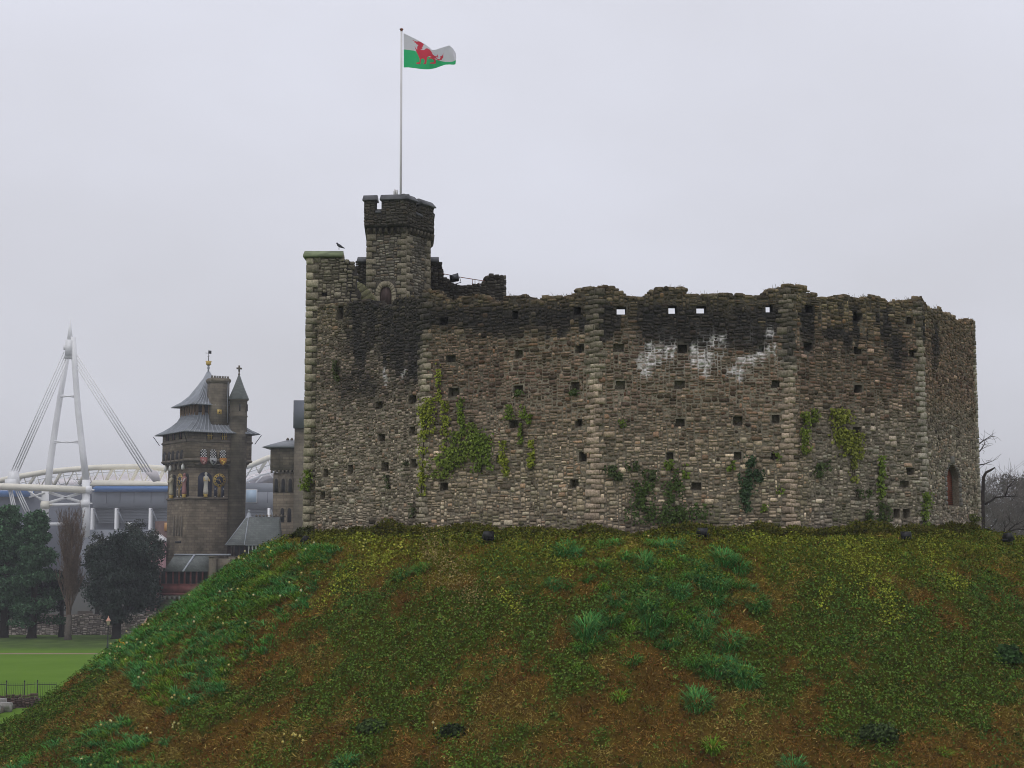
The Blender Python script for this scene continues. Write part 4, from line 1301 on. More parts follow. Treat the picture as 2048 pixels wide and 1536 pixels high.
dx_ = (PXf - 1024) / F_PX; dz_ = (768 - PYf) / F_PX
Dv = FWD + dx_[..., None] * np.array([1.0, 0, 0]) + dz_[..., None] * UPV
FP = CAM + Dv * (YD / Dv[..., 1])[..., None]
RED_ = [[(650, 478), (720, 505), (765, 520), (805, 512), (860, 530), (940, 582), (905, 640), (930, 640), (885, 668), (905, 690), (858, 715), (945, 722), (985, 684), (1020, 682), (1075, 712), (1120, 765), (1150, 830), (1200, 868), (1240, 875), (1275, 815), (1268, 880), (1310, 895), (1225, 905), (1260, 930), (1325, 945), (1335, 890), (1320, 880), (1375, 865), (1408, 800), (1400, 900), (1365, 960), (1300, 978), (1250, 950), (1190, 915), (1130, 890), (1060, 870), (1020, 900), (1010, 960), (990, 1060), (930, 1062), (935, 1035), (960, 1010), (945, 940), (915, 925), (865, 945), (860, 1010), (850, 1060), (752, 1060), (756, 1030), (835, 1010), (838, 940), (800, 850), (760, 770), (735, 700), (720, 630), (745, 680), (775, 720), (780, 640), (800, 600), (755, 585), (745, 555), (690, 540), (735, 540)],
        [(1190, 915), (1225, 960), (1225, 1040), (1210, 1055), (1085, 1055), (1080, 1025), (1180, 1015), (1180, 970), (1120, 930), (1035, 945), (1060, 920), (1110, 885)]]
red = np.zeros(GX.shape, bool)
for poly in RED_: red |= in_poly(GX, GY, poly)
fc_ = np.where(red[..., None], np.array([0.74, 0.07, 0.11]), np.where((tt > .5)[None, :, None], np.array([0.05, 0.55, 0.22]), np.array([0.76, 0.74, 0.8])))
mbf = MB()
idx = np.arange(NS * NT).reshape(NS, NT)
q = np.stack([idx[:-1, :-1], idx[1:, :-1], idx[1:, 1:], idx[:-1, 1:]], -1).reshape(-1, 4)
mbf.add(FP.reshape(-1, 3), q, fc_.reshape(-1, 3))
tag(mbf.build('flag', M_FLAG, smooth=True), 'white over green flag with a red heraldic dragon, flying from the pole', 'flag')

# ------------------------------------------------------------------ floodlights, rail and bird
def floodlight(px, py, yaw, tilt, label, first=None, Y=None, scale=1.0):
    p = hit_mound(px, py) if Y is None else at(px, py, Y)
    if first is None:
        o = empty('floodlight', p)
        h = MB(); ca, sa = math.cos(tilt), math.sin(tilt)
        rot = lambda x, y, z: (x, y * ca - z * sa, y * sa + z * ca + 0.24)
        h.loft([[rot(-w_, y, -hh), rot(w_, y, -hh), rot(w_, y, hh), rot(-w_, y, hh)] if False else [rot(-w_, y, -hh), rot(w_, y, -hh), rot(w_, y, hh), rot(-w_, y, hh)] for y, w_, hh in ((-.12, .08, .06), (-.08, .14, .10), (.06, .17, .13), (.1, .17, .13))])
        for k in range(5):
            x = -.1 + .05 * k
            h.loft([[rot(x - .006, -.11, z), rot(x + .006, -.11, z), rot(x + .006, -.17, z * .8), rot(x - .006, -.17, z * .8)] for z in (-.06, .06)])
        h.build('housing', M_HOUS, o, world=False)
        g_ = MB(); g_.loft([[rot(-.15, y, -.11), rot(.15, y, -.11), rot(.15, y, .11), rot(-.15, y, .11)] for y in (.1, .112)]); g_.build('glass', M_LENS, o, world=False)
        b_ = MB(); b_.tube([(-.19, 0, .24), (-.19, 0, .03), (.19, 0, .03), (.19, 0, .24)], .016, 4); b_.tube([(0, 0, -.08), (0, 0, .04)], .03, 6); b_.build('bracket', M_HOUS, o, world=False)
    else:
        o = first.copy(); COL.objects.link(o)
        for ch in first.children:
            c = ch.copy(); COL.objects.link(c); c.parent = o
        o.location = p
    o.rotation_euler = (0, 0, yaw); o.scale = (scale,) * 3
    tag(o, label, 'floodlight', 'black floodlights along the mound rim')
    return o


f0 = floodlight(1405, 1081, 0.05, R(38), 'black floodlight upright on the rim below the lime-streaked front wall')
floodlight(977, 1088, 0.5, R(38), 'black floodlight on the rim below the bright hanging ivy', f0)
floodlight(612, 1094, 1.2, R(38), 'black floodlight on the rim at the left end of the keep', f0)
floodlight(1812, 1088, -0.45, R(38), 'black floodlight on the rim below the narrow ivy by the doorway', f0)
floodlight(2016, 1090, -1.1, R(38), 'black floodlight alone on the rim right of the keep', f0)
f6 = floodlight(913, 569, 2.9, 0, 'square dark floodlight on the inner wall beside the flag tower', f0, 71.2, 1.25)
f6['group'] = 'lamp on the inner wall'; f6.rotation_euler = (R(-8), R(14), 2.9)
mbp = MB(); mbp.tube([at(884, 547, 71.3), at(925, 555, 71.3), at(969, 562, 71.3)], .018, 5)
for x, y0, y1 in ((945, 558, 572), (950, 559, 572), (958, 560, 572)): mbp.tube([at(x, y0, 71.3), at(x, y1, 71.3)], .012, 4)
tag(mbp.build('handrail', M_BRICK), 'thin sloping iron rail over the ragged inner wall', 'handrail')
bp_ = at(679, 498, 59.4)
BS = 0.85
mbb = MB()
mbb.tube([bp_ + np.array([-a, 0, z]) * BS for a, z in ((-.24, .03), (-.12, .085), (-.02, .14), (.06, .19), (.095, .245), (.115, .275), (.14, .275), (.175, .268))], np.array([.014, .042, .07, .062, .04, .038, .024, .004]) * BS, 8)
for dy in (.02, -.02): mbb.tube([bp_ + [-.02, dy, -.03], bp_ + [-.02, dy, .16]], .009, 4)
tag(mbb.build('bird', M_BIRD, smooth=True), 'small dark bird perched on the green slab of the left pier', 'bird')


# ------------------------------------------------------------------ ivy on the keep
def ivy(label, blobs, tone, n, fi, size=0.085, thick=0.14, name='ivy', cat='ivy'):
    fc = facets[fi]
    mb = MB(); Ps = []; tot = sum(b_[2] * b_[3] for b_ in blobs)
    for cx, cy, rx, ry in blobs:
        k = max(6, int(n * rx * ry / tot))
        x = cx + rx * np.clip(rng.normal(size=k) * .5, -1.15, 1.15); y = cy + ry * rng.uniform(-1, 1, k)
        keepm = fbm(x / 8., y / 12., 300 + int(cx), 3) > 0.40
        for a, b2 in zip(x[keepm], y[keepm]):
            u, v = fc.uv(a, b2); Ps.append(fc.pos(np.array(u), np.array(max(v, 0.02)), np.array(0.05 + thick * random.random() ** 1.6)))
    P = np.array(Ps); N = len(P)
    D = norm(rand_dir(N) * .7 + np.array([0, 0, -1.0])); NN = norm(fc.N + rand_dir(N) * .55 + np.array([0, 0, .25]))
    ln = size * rng.uniform(.6, 1.3, N)
    pz = vnoise(P[:, 0] * 3, P[:, 2] * 3, P[:, 1] * 3, 9)[:, None]
    c = np.asarray(tone) * (0.45 + 0.6 * rng.random((N, 1)) + .5 * pz)
    mb.leaves(P, D, NN, ln, ln * rng.uniform(.8, 1.05, N), c)
    # a few thin stems clinging to the wall
    for cx, cy, rx, ry in blobs:
        for _ in range(2):
            xs_ = cx + random.uniform(-.4, .4) * rx
            pts = []
            for k in range(5):
                u, v = fc.uv(xs_ + random.uniform(-3, 3), cy + ry - 2 * ry * k / 4); pts.append(fc.pos(np.array(u), np.array(max(v, 0)), np.array(.06)))
            mb.tube(pts, [.014, .012, .01, .008, .005], 4, (0.06, 0.045, 0.03))
    o = mb.build(name, M_LEAF)
    return tag(o, label, cat, 'ivy on the keep wall')


YG, MG, DG = (0.21, 0.235, 0.03), (0.125, 0.175, 0.026), (0.065, 0.098, 0.026)
ivy('long yellow-green ivy running down the first corner of the keep', [(848, 900, 8, 90), (858, 830, 14, 36), (880, 760, 6, 40), (893, 850, 9, 50)], YG, 1500, 1)
ivy('thick bright ivy patch below the small gap beside the first corner', [(886, 930, 22, 24), (920, 892, 26, 30), (905, 915, 24, 22), (945, 880, 12, 36)], (0.145, 0.19, 0.03), 2000, 1)
ivy('slim ivy tongue hanging above the thick bright patch', [(924, 820, 6, 26), (928, 850, 5, 14)], MG, 260, 1)
ivy('oval ivy patch right of the thick bright patch', [(968, 905, 20, 40), (962, 880, 12, 24)], MG, 1000, 1)
ivy('narrow bright ivy strip midway along the ivy wall face', [(1008, 905, 7, 26), (1015, 935, 6, 16)], YG, 320, 1)
ivy('pale narrow ivy strip nearest the second corner', [(1065, 905, 6, 28)], YG, 300, 1)
ivy('small ivy wisps round the red stone lintel', [(1020, 822, 9, 14), (1048, 820, 6, 16), (1060, 836, 6, 10), (1045, 865, 4, 20)], MG, 380, 1)
ivy('dark tuft in the hole under the third row near the second corner', [(1040, 787, 9, 8), (1150, 783, 10, 6)], DG, 160, 1)
ivy('dark ivy spreading over the foot of the front wall', [(1285, 990, 22, 30), (1345, 1000, 20, 40), (1390, 1020, 30, 16), (1330, 1030, 70, 18), (1355, 960, 10, 20)], DG, 2300, 2, .08, .25)
ivy('scattered weedy ivy near the second corner of the front wall', [(1225, 940, 14, 10), (1265, 930, 12, 9), (1300, 948, 14, 10), (1235, 950, 10, 8)], (0.055, 0.075, 0.025), 520, 2)
ivy('green tuft growing below the middle putlog hole of the front wall', [(1340, 930, 14, 12), (1370, 940, 8, 14), (1243, 847, 8, 8)], MG, 300, 2)
ivy('blue-green ivy climbing near the third corner', [(1500, 930, 10, 20), (1495, 965, 16, 22), (1515, 950, 12, 12), (1490, 1000, 10, 22)], (0.04, 0.07, 0.03), 1100, 2)
ivy('small ivy tufts in holes left of the third corner', [(1550, 912, 8, 8), (1462, 930, 10, 10), (1560, 978, 8, 7), (1527, 1015, 8, 8)], MG, 260, 2)
ivy('upright bright ivy strip right of the third corner', [(1607, 865, 9, 42), (1625, 830, 8, 14)], (0.15, 0.19, 0.028), 620, 3)
ivy('large yellow-green ivy mass on the pale wall face', [(1680, 850, 22, 34), (1690, 885, 20, 26), (1712, 890, 12, 26), (1704, 930, 7, 34), (1675, 830, 16, 16)], (0.20, 0.215, 0.035), 1900, 3)
ivy('dark green ivy strip right of the large yellow-green mass', [(1760, 940, 8, 30), (1758, 975, 7, 22)], MG, 420, 3)
ivy('little ivy tuft between the two ivy strips of the pale face', [(1634, 938, 10, 14), (1655, 930, 6, 10)], (0.07, 0.1, 0.03), 240, 3)
ivy('sparse ivy on the foot of the pale wall face', [(1712, 985, 10, 9), (1735, 985, 6, 8), (1765, 1030, 14, 26), (1735, 1030, 8, 14)], (0.06, 0.085, 0.025), 520, 3)
ivy('ivy clinging to the fourth corner low down', [(1850, 1000, 9, 18), (1848, 1035, 10, 14)], MG, 420, 3)
ivy('moss-green ivy at the right end of the keep foot', [(1948, 1055, 8, 22), (1940, 1040, 6, 14)], (0.11, 0.13, 0.025), 700, 4, .08, .2)
ivy('small ivy patch high on the left oblique face', [(676, 740, 6, 20)], (0.07, 0.085, 0.03), 260, 0)
ivy('green ivy at the left edge of the keep', [(616, 965, 8, 20), (622, 950, 6, 12)], MG, 620, 0, .09, .2)
ivy('few ivy wisps low on the left oblique face', [(777, 955, 5, 6), (663, 838, 5, 6), (815, 925, 5, 6), (780, 965, 4, 10), (830, 1020, 6, 16)], (0.06, 0.075, 0.03), 260, 0)

# scrubby growth along the foot of the keep
mb = MB()
for i, fc in enumerate(facets):
    n_ = int(fc.len * 1500)
    u = rng.uniform(-.3, fc.len + .3, n_)
    hmax = (0.08 + 0.5 * fbm(u * .8 + i * 7, np.zeros(n_), 201, 3)) * (1.3 if i == 0 else 1.0)
    h = hmax * rng.random(n_) ** 1.4
    w = 0.05 + rng.random(n_) * (0.75 - 0.6 * h)
    P = fc.pos(u, np.zeros(n_), w); P[:, 2] = mound_z(P[:, 0], P[:, 1]) + h
    D = norm(rand_dir(n_) + np.array([0, 0, .35])); NN = norm(fc.N + rand_dir(n_) * .8 + np.array([0, 0, .5]))
    ln = rng.uniform(.05, .12, n_)
    c = np.where(rng.random((n_, 1)) < .6, np.array([0.085, 0.095, 0.014]), np.array([0.12, 0.105, 0.022])) * rng.uniform(.5, 1.4, (n_, 1))
    mb.leaves(P, D, NN, ln, ln * rng.uniform(.3, .9, n_), c)
for x0, y0, x1, y1, n_ in ((580, 1092, 640, 1040, 1800),):
    for _ in range(n_):
        pass
fc = facets[0]
n_ = 5200
u = np.abs(rng.normal(size=n_)) * .9 - .9; h = rng.random(n_) ** 1.2 * np.clip(1.1 - np.abs(u) * .5, .1, 1.2)
P = fc.pos(u, np.zeros(n_), .1 + rng.random(n_) * .6); P[:, 2] = BASE - .45 + h
mb.leaves(P, norm(rand_dir(n_) + [0, 0, -.4]), norm(fc.N + rand_dir(n_) * .8 + np.array([0, 0, .5])), np.full(n_, .1), np.full(n_, .085), np.array([0.055, 0.065, 0.022]) * rng.uniform(.4, 1.5, (n_, 1)))
tag(mb.build('undergrowth', M_COVER), 'low dark scrub and weeds along the foot of the keep wall', 'undergrowth', kind='stuff')

# grass on rim and wall tops
mb = MB()
P, px, py, r = sample_mound(26000, RIM - 2.6, RIM + 2.2)
N = len(P)
c = np.where(rng.random((N, 1)) < .6, np.array([0.14, 0.15, 0.014]), np.array([0.2, 0.17, 0.03])) * rng.uniform(.5, 1.4, (N, 1))
mb.blades(P, norm(np.array([0, 0, 1.0]) + rand_dir(N) * .5), norm(rand_dir(N) + [0, 0, -.5]), rng.uniform(.05, .15, N), np.full(N, .012), c)
for i, fc in enumerate(facets):
    n_ = int(fc.len * 70); u = rng.uniform(0.1, fc.len - .1, n_)
    k = fbm(u * 1.5 + i * 5, np.zeros(n_), 222, 2) > .5; u = u[k]; n_ = len(u)
    P = fc.pos(u, topfns[i](u) - .03, -rng.uniform(.0, .5, n_))
    mb.blades(P, norm(np.array([0, 0, 1.0]) + rand_dir(n_) * .5), norm(rand_dir(n_) + [0, 0, -.4]), rng.uniform(.06, .2, n_), np.full(n_, .012), np.array([0.13, 0.11, 0.04]) * rng.uniform(.5, 1.3, (n_, 1)))
tag(mb.build('grass', M_COVER), 'short yellow-green grass on the mound rim and wall tops', 'grass', kind='stuff')


# ------------------------------------------------------------------ shrubs on the slope
def shrub(px, py, rx, rz_, n, tone, label):
    p = hit_mound(px, py)
    o = empty('shrub', p); mb = MB()
    d = rand_dir(n) * (rng.random((n, 1)) ** .4) * np.array([rx, rx * .8, rz_]); d[:, 2] = np.abs(d[:, 2]) * (0.75 + .5 * vnoise(d[:, 0] * 5, d[:, 1] * 5))
    ln = rng.uniform(.06, .11, n)
    mb.leaves(p + d, norm(rand_dir(n) + [0, 0, -.3]), norm(d / np.array([rx, rx, rz_]) + rand_dir(n) * .6), ln, ln * .9, np.asarray(tone) * rng.uniform(.4, 1.5, (n, 1)))
    mb.build('foliage', M_LEAF, o)
    mb = MB()
    for k in range(7):
        a = random.uniform(0, 6.28); mb.tube([p + [0, 0, -.1], p + np.array([math.cos(a) * rx * .5, math.sin(a) * rx * .4, rz_ * .7])], [.012, .005], 4, (0.05, 0.035, 0.02))
    mb.build('stem', M_BARK, o)
    tag(o, label, 'shrub', 'low dark shrubs on the slope')


shrub(2014, 1322, .42, .55, 1500, (0.05, 0.105, 0.03), 'rounded dark green shrub on the slope at the right edge')
shrub(1755, 1475, .55, .38, 1500, (0.055, 0.085, 0.026), 'wide flat dark shrub low on the slope below the pale wall face')
shrub(905, 1468, .35, .3, 800, (0.035, 0.052, 0.02), 'small blackish shrub low on the slope with a white flower')
shrub(745, 1460, .45, .3, 900, (0.06, 0.095, 0.026), 'loose ivy shrub low on the slope left of the blackish one')
shrub(1450, 1352, .4, .2, 700, (0.058, 0.09, 0.026), 'flat ivy shrub among the daffodil tufts on the right slope')

# ------------------------------------------------------------------ clock tower
CT_Y = 194.0
ct0 = at(379, 1000, CT_Y)
ct = empty('clock_tower', (ct0[0], ct0[1], 0.0), R(34))
tag(ct, 'tall brown stone clock tower with painted statues, steep lead roofs and a spired turret', 'clock tower')
S = 7.5
zc = lambda py: at(376, py, CT_Y)[2]
ksc = lambda px_: (px_ - 379) / 110.0 * S           # along the right hand face


def add(name, mb, mat, parent=ct, smooth=False):
    return mb.build(name, mat, parent, smooth, world=False)


z_str, z_corb, z_up, z_str2, z_eave = zc(996), zc(943), zc(928), zc(882), zc(861)
mb = MB(); mb.slab(0, S, 0, S, -.3, z_up + .4); add('tower_body', mb, M_ASH)
mb = MB(); o_ = .62
mb.loft([[(x, y, z) for x, y in ((-a, -a), (S + a, -a), (S + a, S + a), (-a, S + a))] for a, z in ((0.03, z_corb + .5), (.2, z_corb + .75), (.22, z_corb + .95), (.42, z_corb + 1.15), (.45, z_up + .3), (o_, z_up + .5), (o_, z_eave))])
add('upper_storey', mb, M_ASH)
for z, a in ((z_str, .14), (z_str2, o_ + .12), (zc(920), o_ + .1)):
    mb = MB(); mb.loft([[(x, y, zz) for x, y in ((-aa, -aa), (S + aa, -aa), (S + aa, S + aa), (-aa, S + aa))] for aa, zz in ((a - .12, z - .18), (a, z - .06), (a, z + .06), (a - .1, z + .2))])
    add('string_course', mb, M_TRIM)
# roofs with flared eaves
def roof(name, x0, x1, y0, y1, prof, mat, ribs=True):
    cx, cy = (x0 + x1) / 2, (y0 + y1) / 2; hx, hy = (x1 - x0) / 2, (y1 - y0) / 2
    mb = MB()
    mb.loft([[(cx + sx * hx * k, cy + sy * hy * k, z) for sx, sy in ((-1, -1), (1, -1), (1, 1), (-1, 1))] for k, z in prof])
    o = add(name, mb, mat)
    if ribs:
        mb = MB()
        for i in range(-7, 8):
            for side in range(4):
                pts = []
                for k, z in prof[1:]:
                    f = i / 8.0
                    if abs(f) > 1: continue
                    p = {0: (f * hx * k, -hy * k), 1: (-hx * k, f * hy * k), 2: (f * hx * k, hy * k), 3: (hx * k, f * hy * k)}[side]
                    pts.append((cx + p[0], cy + p[1], z + .03))
                mb.tube(pts, .055, 4)
        add('lead_roll', mb, M_LEADL, o)
    return o


ze, zr1 = zc(861), zc(822)
roof('lower_roof', 0, S, 0, S, [(1.24, ze - .02), (1.38, ze - .28), (1.39, ze - .2), (1.16, ze + .32), (.98, ze + .85), (.8, ze + 1.55), (.68, zr1)], M_LEAD)
lz0, lz1 = zr1 - .3, zc(806)
L0, L1 = S * .5 - 2.55, S * .5 + 2.55
mb = MB(); mb.slab(L0, L1, L0, L1, lz0, lz1 + .3); add('lantern', mb, M_DARK)
mb = MB()
for i in range(7):
    t = L0 + (L1 - L0) * i / 6
    for x, y in ((t, L0), (L0, t)):
        mb.box((x, y, (lz0 + lz1) / 2), (.34, .34, lz1 - lz0 + .5))
add('lantern_post', mb, mat_plain('lantern_stone', (0.24, 0.15, 0.09), .9, .3, 2.0))
za = zc(735)
roof('upper_roof', L0 - .1, L1 + .1, L0 - .1, L1 + .1, [(1.15, lz1), (1.36, lz1 - .12), (1.37, lz1 - .05), (1.02, lz1 + .55), (.72, lz1 + 1.35), (.42, lz1 + 2.6), (.18, lz1 + 3.7), (.05, za)], M_LEAD)
c_ = S / 2
mb = MB(); mb.lathe([(.14, 0), (.1, .5), (.22, .65), (.1, .8), (.2, 1.0)], (c_, c_, za - .1), 10); add('roof_finial', mb, M_LEADL)
mb = MB(); mb.lathe([(.22, 0), (.38, .15), (.32, .3), (.42, .55), (.2, .5)], (c_, c_, za + .9), 10); add('gilded_crown', mb, M_GOLD)
mb = MB(); zv = za + 1.3; mb.tube([(c_, c_, zv), (c_, c_, zc(690))], [.06, .035], 6); mb.box((c_ + .15, c_, zv + 1.35), (.42, .05, .42)); mb.tube([(c_ - .5, c_, zv + 1.2), (c_ + .3, c_, zv + 1.2)], .03, 4); mb.tube([(c_, c_ - .4, zv + .8), (c_, c_ + .4, zv + .8)], .025, 4)
add('weathervane', mb, M_BLACK)
# chimney block on the right hand face
u0, u1 = ksc(420), ksc(455)
mb = MB(); cb0, cb1 = zc(842), zc(752)
mb.slab(u0, u1, .1, 1.7, cb0 - 1.2, cb1 - .7)
mb.loft([[(x, y, z) for x, y in ((u0 - a, .1 - a), (u1 + a, .1 - a), (u1 + a, 1.7 + a), (u0 - a, 1.7 + a))] for a, z in ((0, cb1 - .7), (.14, cb1 - .45), (.14, cb1 - .2), (0, cb1))])
chm = add('chimney_block', mb, M_ASH2)
mb = MB()
for i in range(7): mb.lathe([(.16, 0), (.12, .2), (.16, .28)], (u0 + .1 + (u1 - u0 - .2) * i / 6, .4, cb1), 8)
add('chimney_pot', mb, M_ASH2, chm)
mb = MB(); uu = ksc(435.5); mb.slab(uu - .32, uu + .32, .02, .098, zc(825.5), zc(816)); add('gilded_panel', mb, M_GOLD, chm)
mb = MB(); mb.tube([(uu - .1, -.0, zc(823)), (uu + .05, -.0, zc(820)), (uu - .02, 0, zc(818))], .05, 5); add('panel_emblem', mb, M_DARK, chm)
mb = MB(); mb.tube([(u1 - .25, .0, cb1 - .3), (u1 - .25, .0, cb0)], .045, 5); add('drainpipe', mb, M_LEADL, chm)
# stair turret with cone
tu, tv, tr = ksc(470), -.55, 1.12
mb = MB(); mb.lathe([(tr, -.3), (tr, zc(870)), (tr + .1, zc(868)), (tr, zc(864)), (tr, zc(831)), (tr + .1, zc(829)), (tr, zc(826)), (tr, zc(798)), (tr + .14, zc(797)), (tr + .16, zc(794))], (tu, tv, 0), 8, a0=R(22.5)); tur = add('turret', mb, M_ASH2)
mb = MB(); mb.lathe([(tr + .2, zc(795)), (tr + .22, zc(794)), (tr * .62, zc(770)), (.08, zc(744))], (tu, tv, 0), 12); add('cone_roof', mb, M_SLATE, tur)
mb = MB(); zf = zc(744); mb.lathe([(.1, -.1), (.16, .05), (.08, .2), (.1, .5)], (tu, tv, zf), 8); mb.slab(tu - .09, tu + .09, tv - .09, tv + .09, zf + .4, zf + 1.2); mb.slab(tu - .35, tu + .35, tv - .085, tv + .085, zf + .7, zf + .92); add('cross_finial', mb, M_ASH2, tur)
mb = MB()
for ux, py in ((ksc(466), 812), (ksc(481), 812)): mb.slab(ux - .08, ux + .08, tv - tr * .97, tv - tr * .9, zc(py + 7), zc(py - 7))
add('slit_window', mb, M_DARK, tur)


# windows, niches and statues on both faces (face 0 = right hand, y=-; face 1 = left hand, x=-)
def fpos(face, s, d):
    return (s, -d) if face == 0 else (-d, s)


def fbox(mb, face, s0, s1, d0, d1, z0, z1):
    (xa, ya), (xb, yb) = fpos(face, s0, d0), fpos(face, s1, d1)
    mb.slab(min(xa, xb), max(xa, xb), min(ya, yb), max(ya, yb), z0, z1)


def farch(mb, face, s, hw, z0, zs, zt, d0, d1):
    pts = arch_pts(s, hw, z0, zs, zt, 5)
    mb.loft([[(*fpos(face, u, d), z) for u, z in pts] for d in (d0, d1)])


LF = lambda px_: (378 - px_) / 45.5 * S
# left face px runs 376 (corner) -> 326 (far end)
for px_ in (339.0, 352.5, 366.5):
    s = LF(px_); mb = MB(); fbox(mb, 1, s - .55, s + .55, o_ - .02, o_ + .03, zc(877), zc(864)); w_ = add('window', mb, M_DARK)
    mb = MB(); fbox(mb, 1, s - .06, s + .06, o_ + .03, o_ + .07, zc(877), zc(864)); add('mullion', mb, M_RED, w_)
for px_ in (412, 441):
    s = ksc(px_); mb = MB(); fbox(mb, 0, s - .42, s + .42, o_ - .02, o_ + .03, zc(877), zc(863)); w_ = add('window', mb, M_DARK)
    mb = MB()
    for q2 in (-.2, .05, .28): fbox(mb, 0, s + q2 - .05, s + q2 + .05, o_ + .03, o_ + .08, zc(878), zc(864))
    fbox(mb, 0, s - .4, s + .42, o_ + .08, o_ + .1, zc(871), zc(869.5)); add('gilded_bar', mb, M_GOLD, w_)
for i, px_ in enumerate((334, 344, 352, 361.5, 370)):
    s = LF(px_); mb = MB(); farch(mb, 1, s, .5, zc(925), zc(906), zc(899), o_ - .05, o_ + .03); w_ = add('niche', mb, M_DARK)
    mb = MB(); fbox(mb, 1, s - .75, s - .62, o_ + .0, o_ + .16, zc(927), zc(905)); add('colonnette', mb, M_TRIM, w_)
    mb = MB(); p = fpos(1, s, .45); mb.lathe([(.12, 0), (.26, .15), (.22, .55), (.1, .75), (.14, .9), (.05, 1.05)], (p[0], p[1], zc(939)), 8); add('carved_figure', mb, M_WHITE if i in (0, 1, 4) else M_TRIM, w_)
cols = ((0.36, 0.13, 0.12), (0.42, 0.42, 0.42), (0.45, 0.2, 0.04))
for i, px_ in enumerate((401, 420, 439.5)):
    s = ksc(px_); mb = MB(); farch(mb, 0, s, .48, zc(915), zc(906), zc(898.5), o_ - .05, o_ + .03); w_ = add('window', mb, M_DARK)
    mb = MB()
    for a in range(6):
        for b2 in range(5):
            if (a + b2) % 2 == 0: fbox(mb, 0, s - .4 + b2 * .16, s - .4 + b2 * .16 + .15, o_ + .03, o_ + .06, zc(914) + a * .17, zc(914) + a * .17 + .15)
    add('lattice', mb, M_WHITE, w_)
    mb = MB(); zz0, zz1 = zc(930), zc(914.5)
    mb.loft([[(*fpos(0, s + u * .46, d), zz0 + v * (zz1 - zz0)) for u, v in ((-1, 1), (1, 1), (1, .5), (.6, .2), (0, 0), (-.6, .2), (-1, .5))] for d in (o_ + .05, o_ + .2)], True, cols[i])
    add('shield', mb, M_PAINT, w_)
    mb = MB(); c2 = ((0.5, .3, .28), (0.05, .05, .06), (0.75, 0.5, 0.1))[i]
    for du, dv, rr_ in ((-.15, .6, .13), (.12, .45, .15), (0, .25, .1)): mb.lathe([(rr_, 0), (rr_, .22)], (*fpos(0, s + du, o_ + .2), zz0 + dv * (zz1 - zz0) - .1), 7, c2)
    add('shield_emblem', mb, M_PAINT, w_)
    for q2 in (-1, 1):
        fbx = MB(); fbox(fbx, 0, s + q2 * .8 - .25, s + q2 * .8 + .25, .3, o_ + .08, zc(922), zc(919.5)); fbox(fbx, 0, s + q2 * .8 - .25, s + q2 * .8 + .25, .2, o_ + .02, zc(929), zc(927)); add('corbel', fbx, M_TRIM)


def clock(face, s, z, r_):
    """round dial: gilded ring with dark numeral studs, blue centre and two hands"""
    def disc(rad, d0, d1, n=28):
        return [[(*fpos(face, s + rad * math.cos(t), d), z + rad * math.sin(t)) for t in np.linspace(0, 2 * math.pi, n, endpoint=False)] for d in (d0, d1)]
    mb = MB(); mb.loft(disc(r_, .02, .10)); ring = add('clock_face', mb, M_GOLD)
    mb = MB(); mb.loft(disc(r_ * .6, .10, .12)); add('dial', mb, M_BLUEBLK, ring)
    mb = MB()
    for k in range(12):
        a = k * math.pi / 6 + math.pi / 2
        c0 = (s + r_ * .78 * math.cos(a), z + r_ * .78 * math.sin(a)); ca, sa = math.cos(a), math.sin(a)
        pts = [(c0[0] + x * ca - y * sa, c0[1] + x * sa + y * ca) for x, y in ((-.085, -.045), (.085, -.06), (.085, .06), (-.085, .045))]
        mb.loft([[(*fpos(face, u, d), v) for u, v in pts] for d in (.10, .125)])
    add('numeral', mb, M_BLUEBLK, ring)
    mir = 1 if face == 0 else -1
    for ang, L_, w_ in ((-60, .5, .05), (174, .68, .04)):
        a = R(ang); ca, sa = math.cos(a) * mir, math.sin(a); L_ *= r_
        mb = MB(); mb.loft([[(*fpos(face, s + x * ca - y * sa * mir, d), z + x * sa + y * math.cos(a)) for x, y in ((-.1, -w_), (L_, -w_ * .5), (L_, w_ * .5), (-.1, w_))] for d in (.125, .15)])
        add('clock_hand', mb, M_GOLD, ring)
    for q2 in (-1, 1):
        mb = MB(); fbox(mb, face, s + q2 * .5 - .18, s + q2 * .5 + .18, .02, .07, zc(994), z - r_ * .8); pnl = add('painted_panel', mb, M_BLUEBLK)
        mb = MB()
        for zz_ in (zc(992), zc(977)): mb.lathe([(.02, -.08), (.09, 0), (.02, .08)], (*fpos(face, s + q2 * .58, .12), zz_), 7)
        add('boss', mb, M_WHITE, pnl)
    mb = MB(); fbox(mb, face, s - .15, s + .15, .02, .2, zc(994), z - r_); add('gilded_bracket', mb, mat_plain('old_gilding', (0.25, 0.17, 0.06), .6, .2))


def statue(face, s, z0, h, robe, trim):
    p = fpos(face, s, .34)
    mb = MB(); mb.lathe([(r_ * h / 3, zz * h / 3) for r_, zz in ((.34, 0), (.36, .3), (.3, .9), (.27, 1.3), (.3, 1.7), (.36, 2.1), (.34, 2.35), (.14, 2.5), (.12, 2.56), (.19, 2.68), (.2, 2.82), (.12, 2.96), (.03, 3.0))], (p[0], p[1], z0 + .45), 12, robe)
    for q2 in (-1, 1):
        a = fpos(face, s + q2 * .3 * h / 3, .4); b2 = fpos(face, s + q2 * .42 * h / 3, .66); c2 = fpos(face, s + q2 * .1 * h / 3, .8)
        mb.tube([(*a, z0 + .45 + h * .74), (*b2, z0 + .45 + h * .58), (*c2, z0 + .45 + h * .62)], [.1, .085, .06], 6, trim)
    st_ = mb.build('statue', M_PAINT, ct, True, world=False)
    mb = MB(); mb.lathe([(.2, 0), (.28, .12), (.22, .25), (.34, .42)], (p[0], p[1], z0), 10); add('plinth', mb, M_GOLD, st_)
    return st_


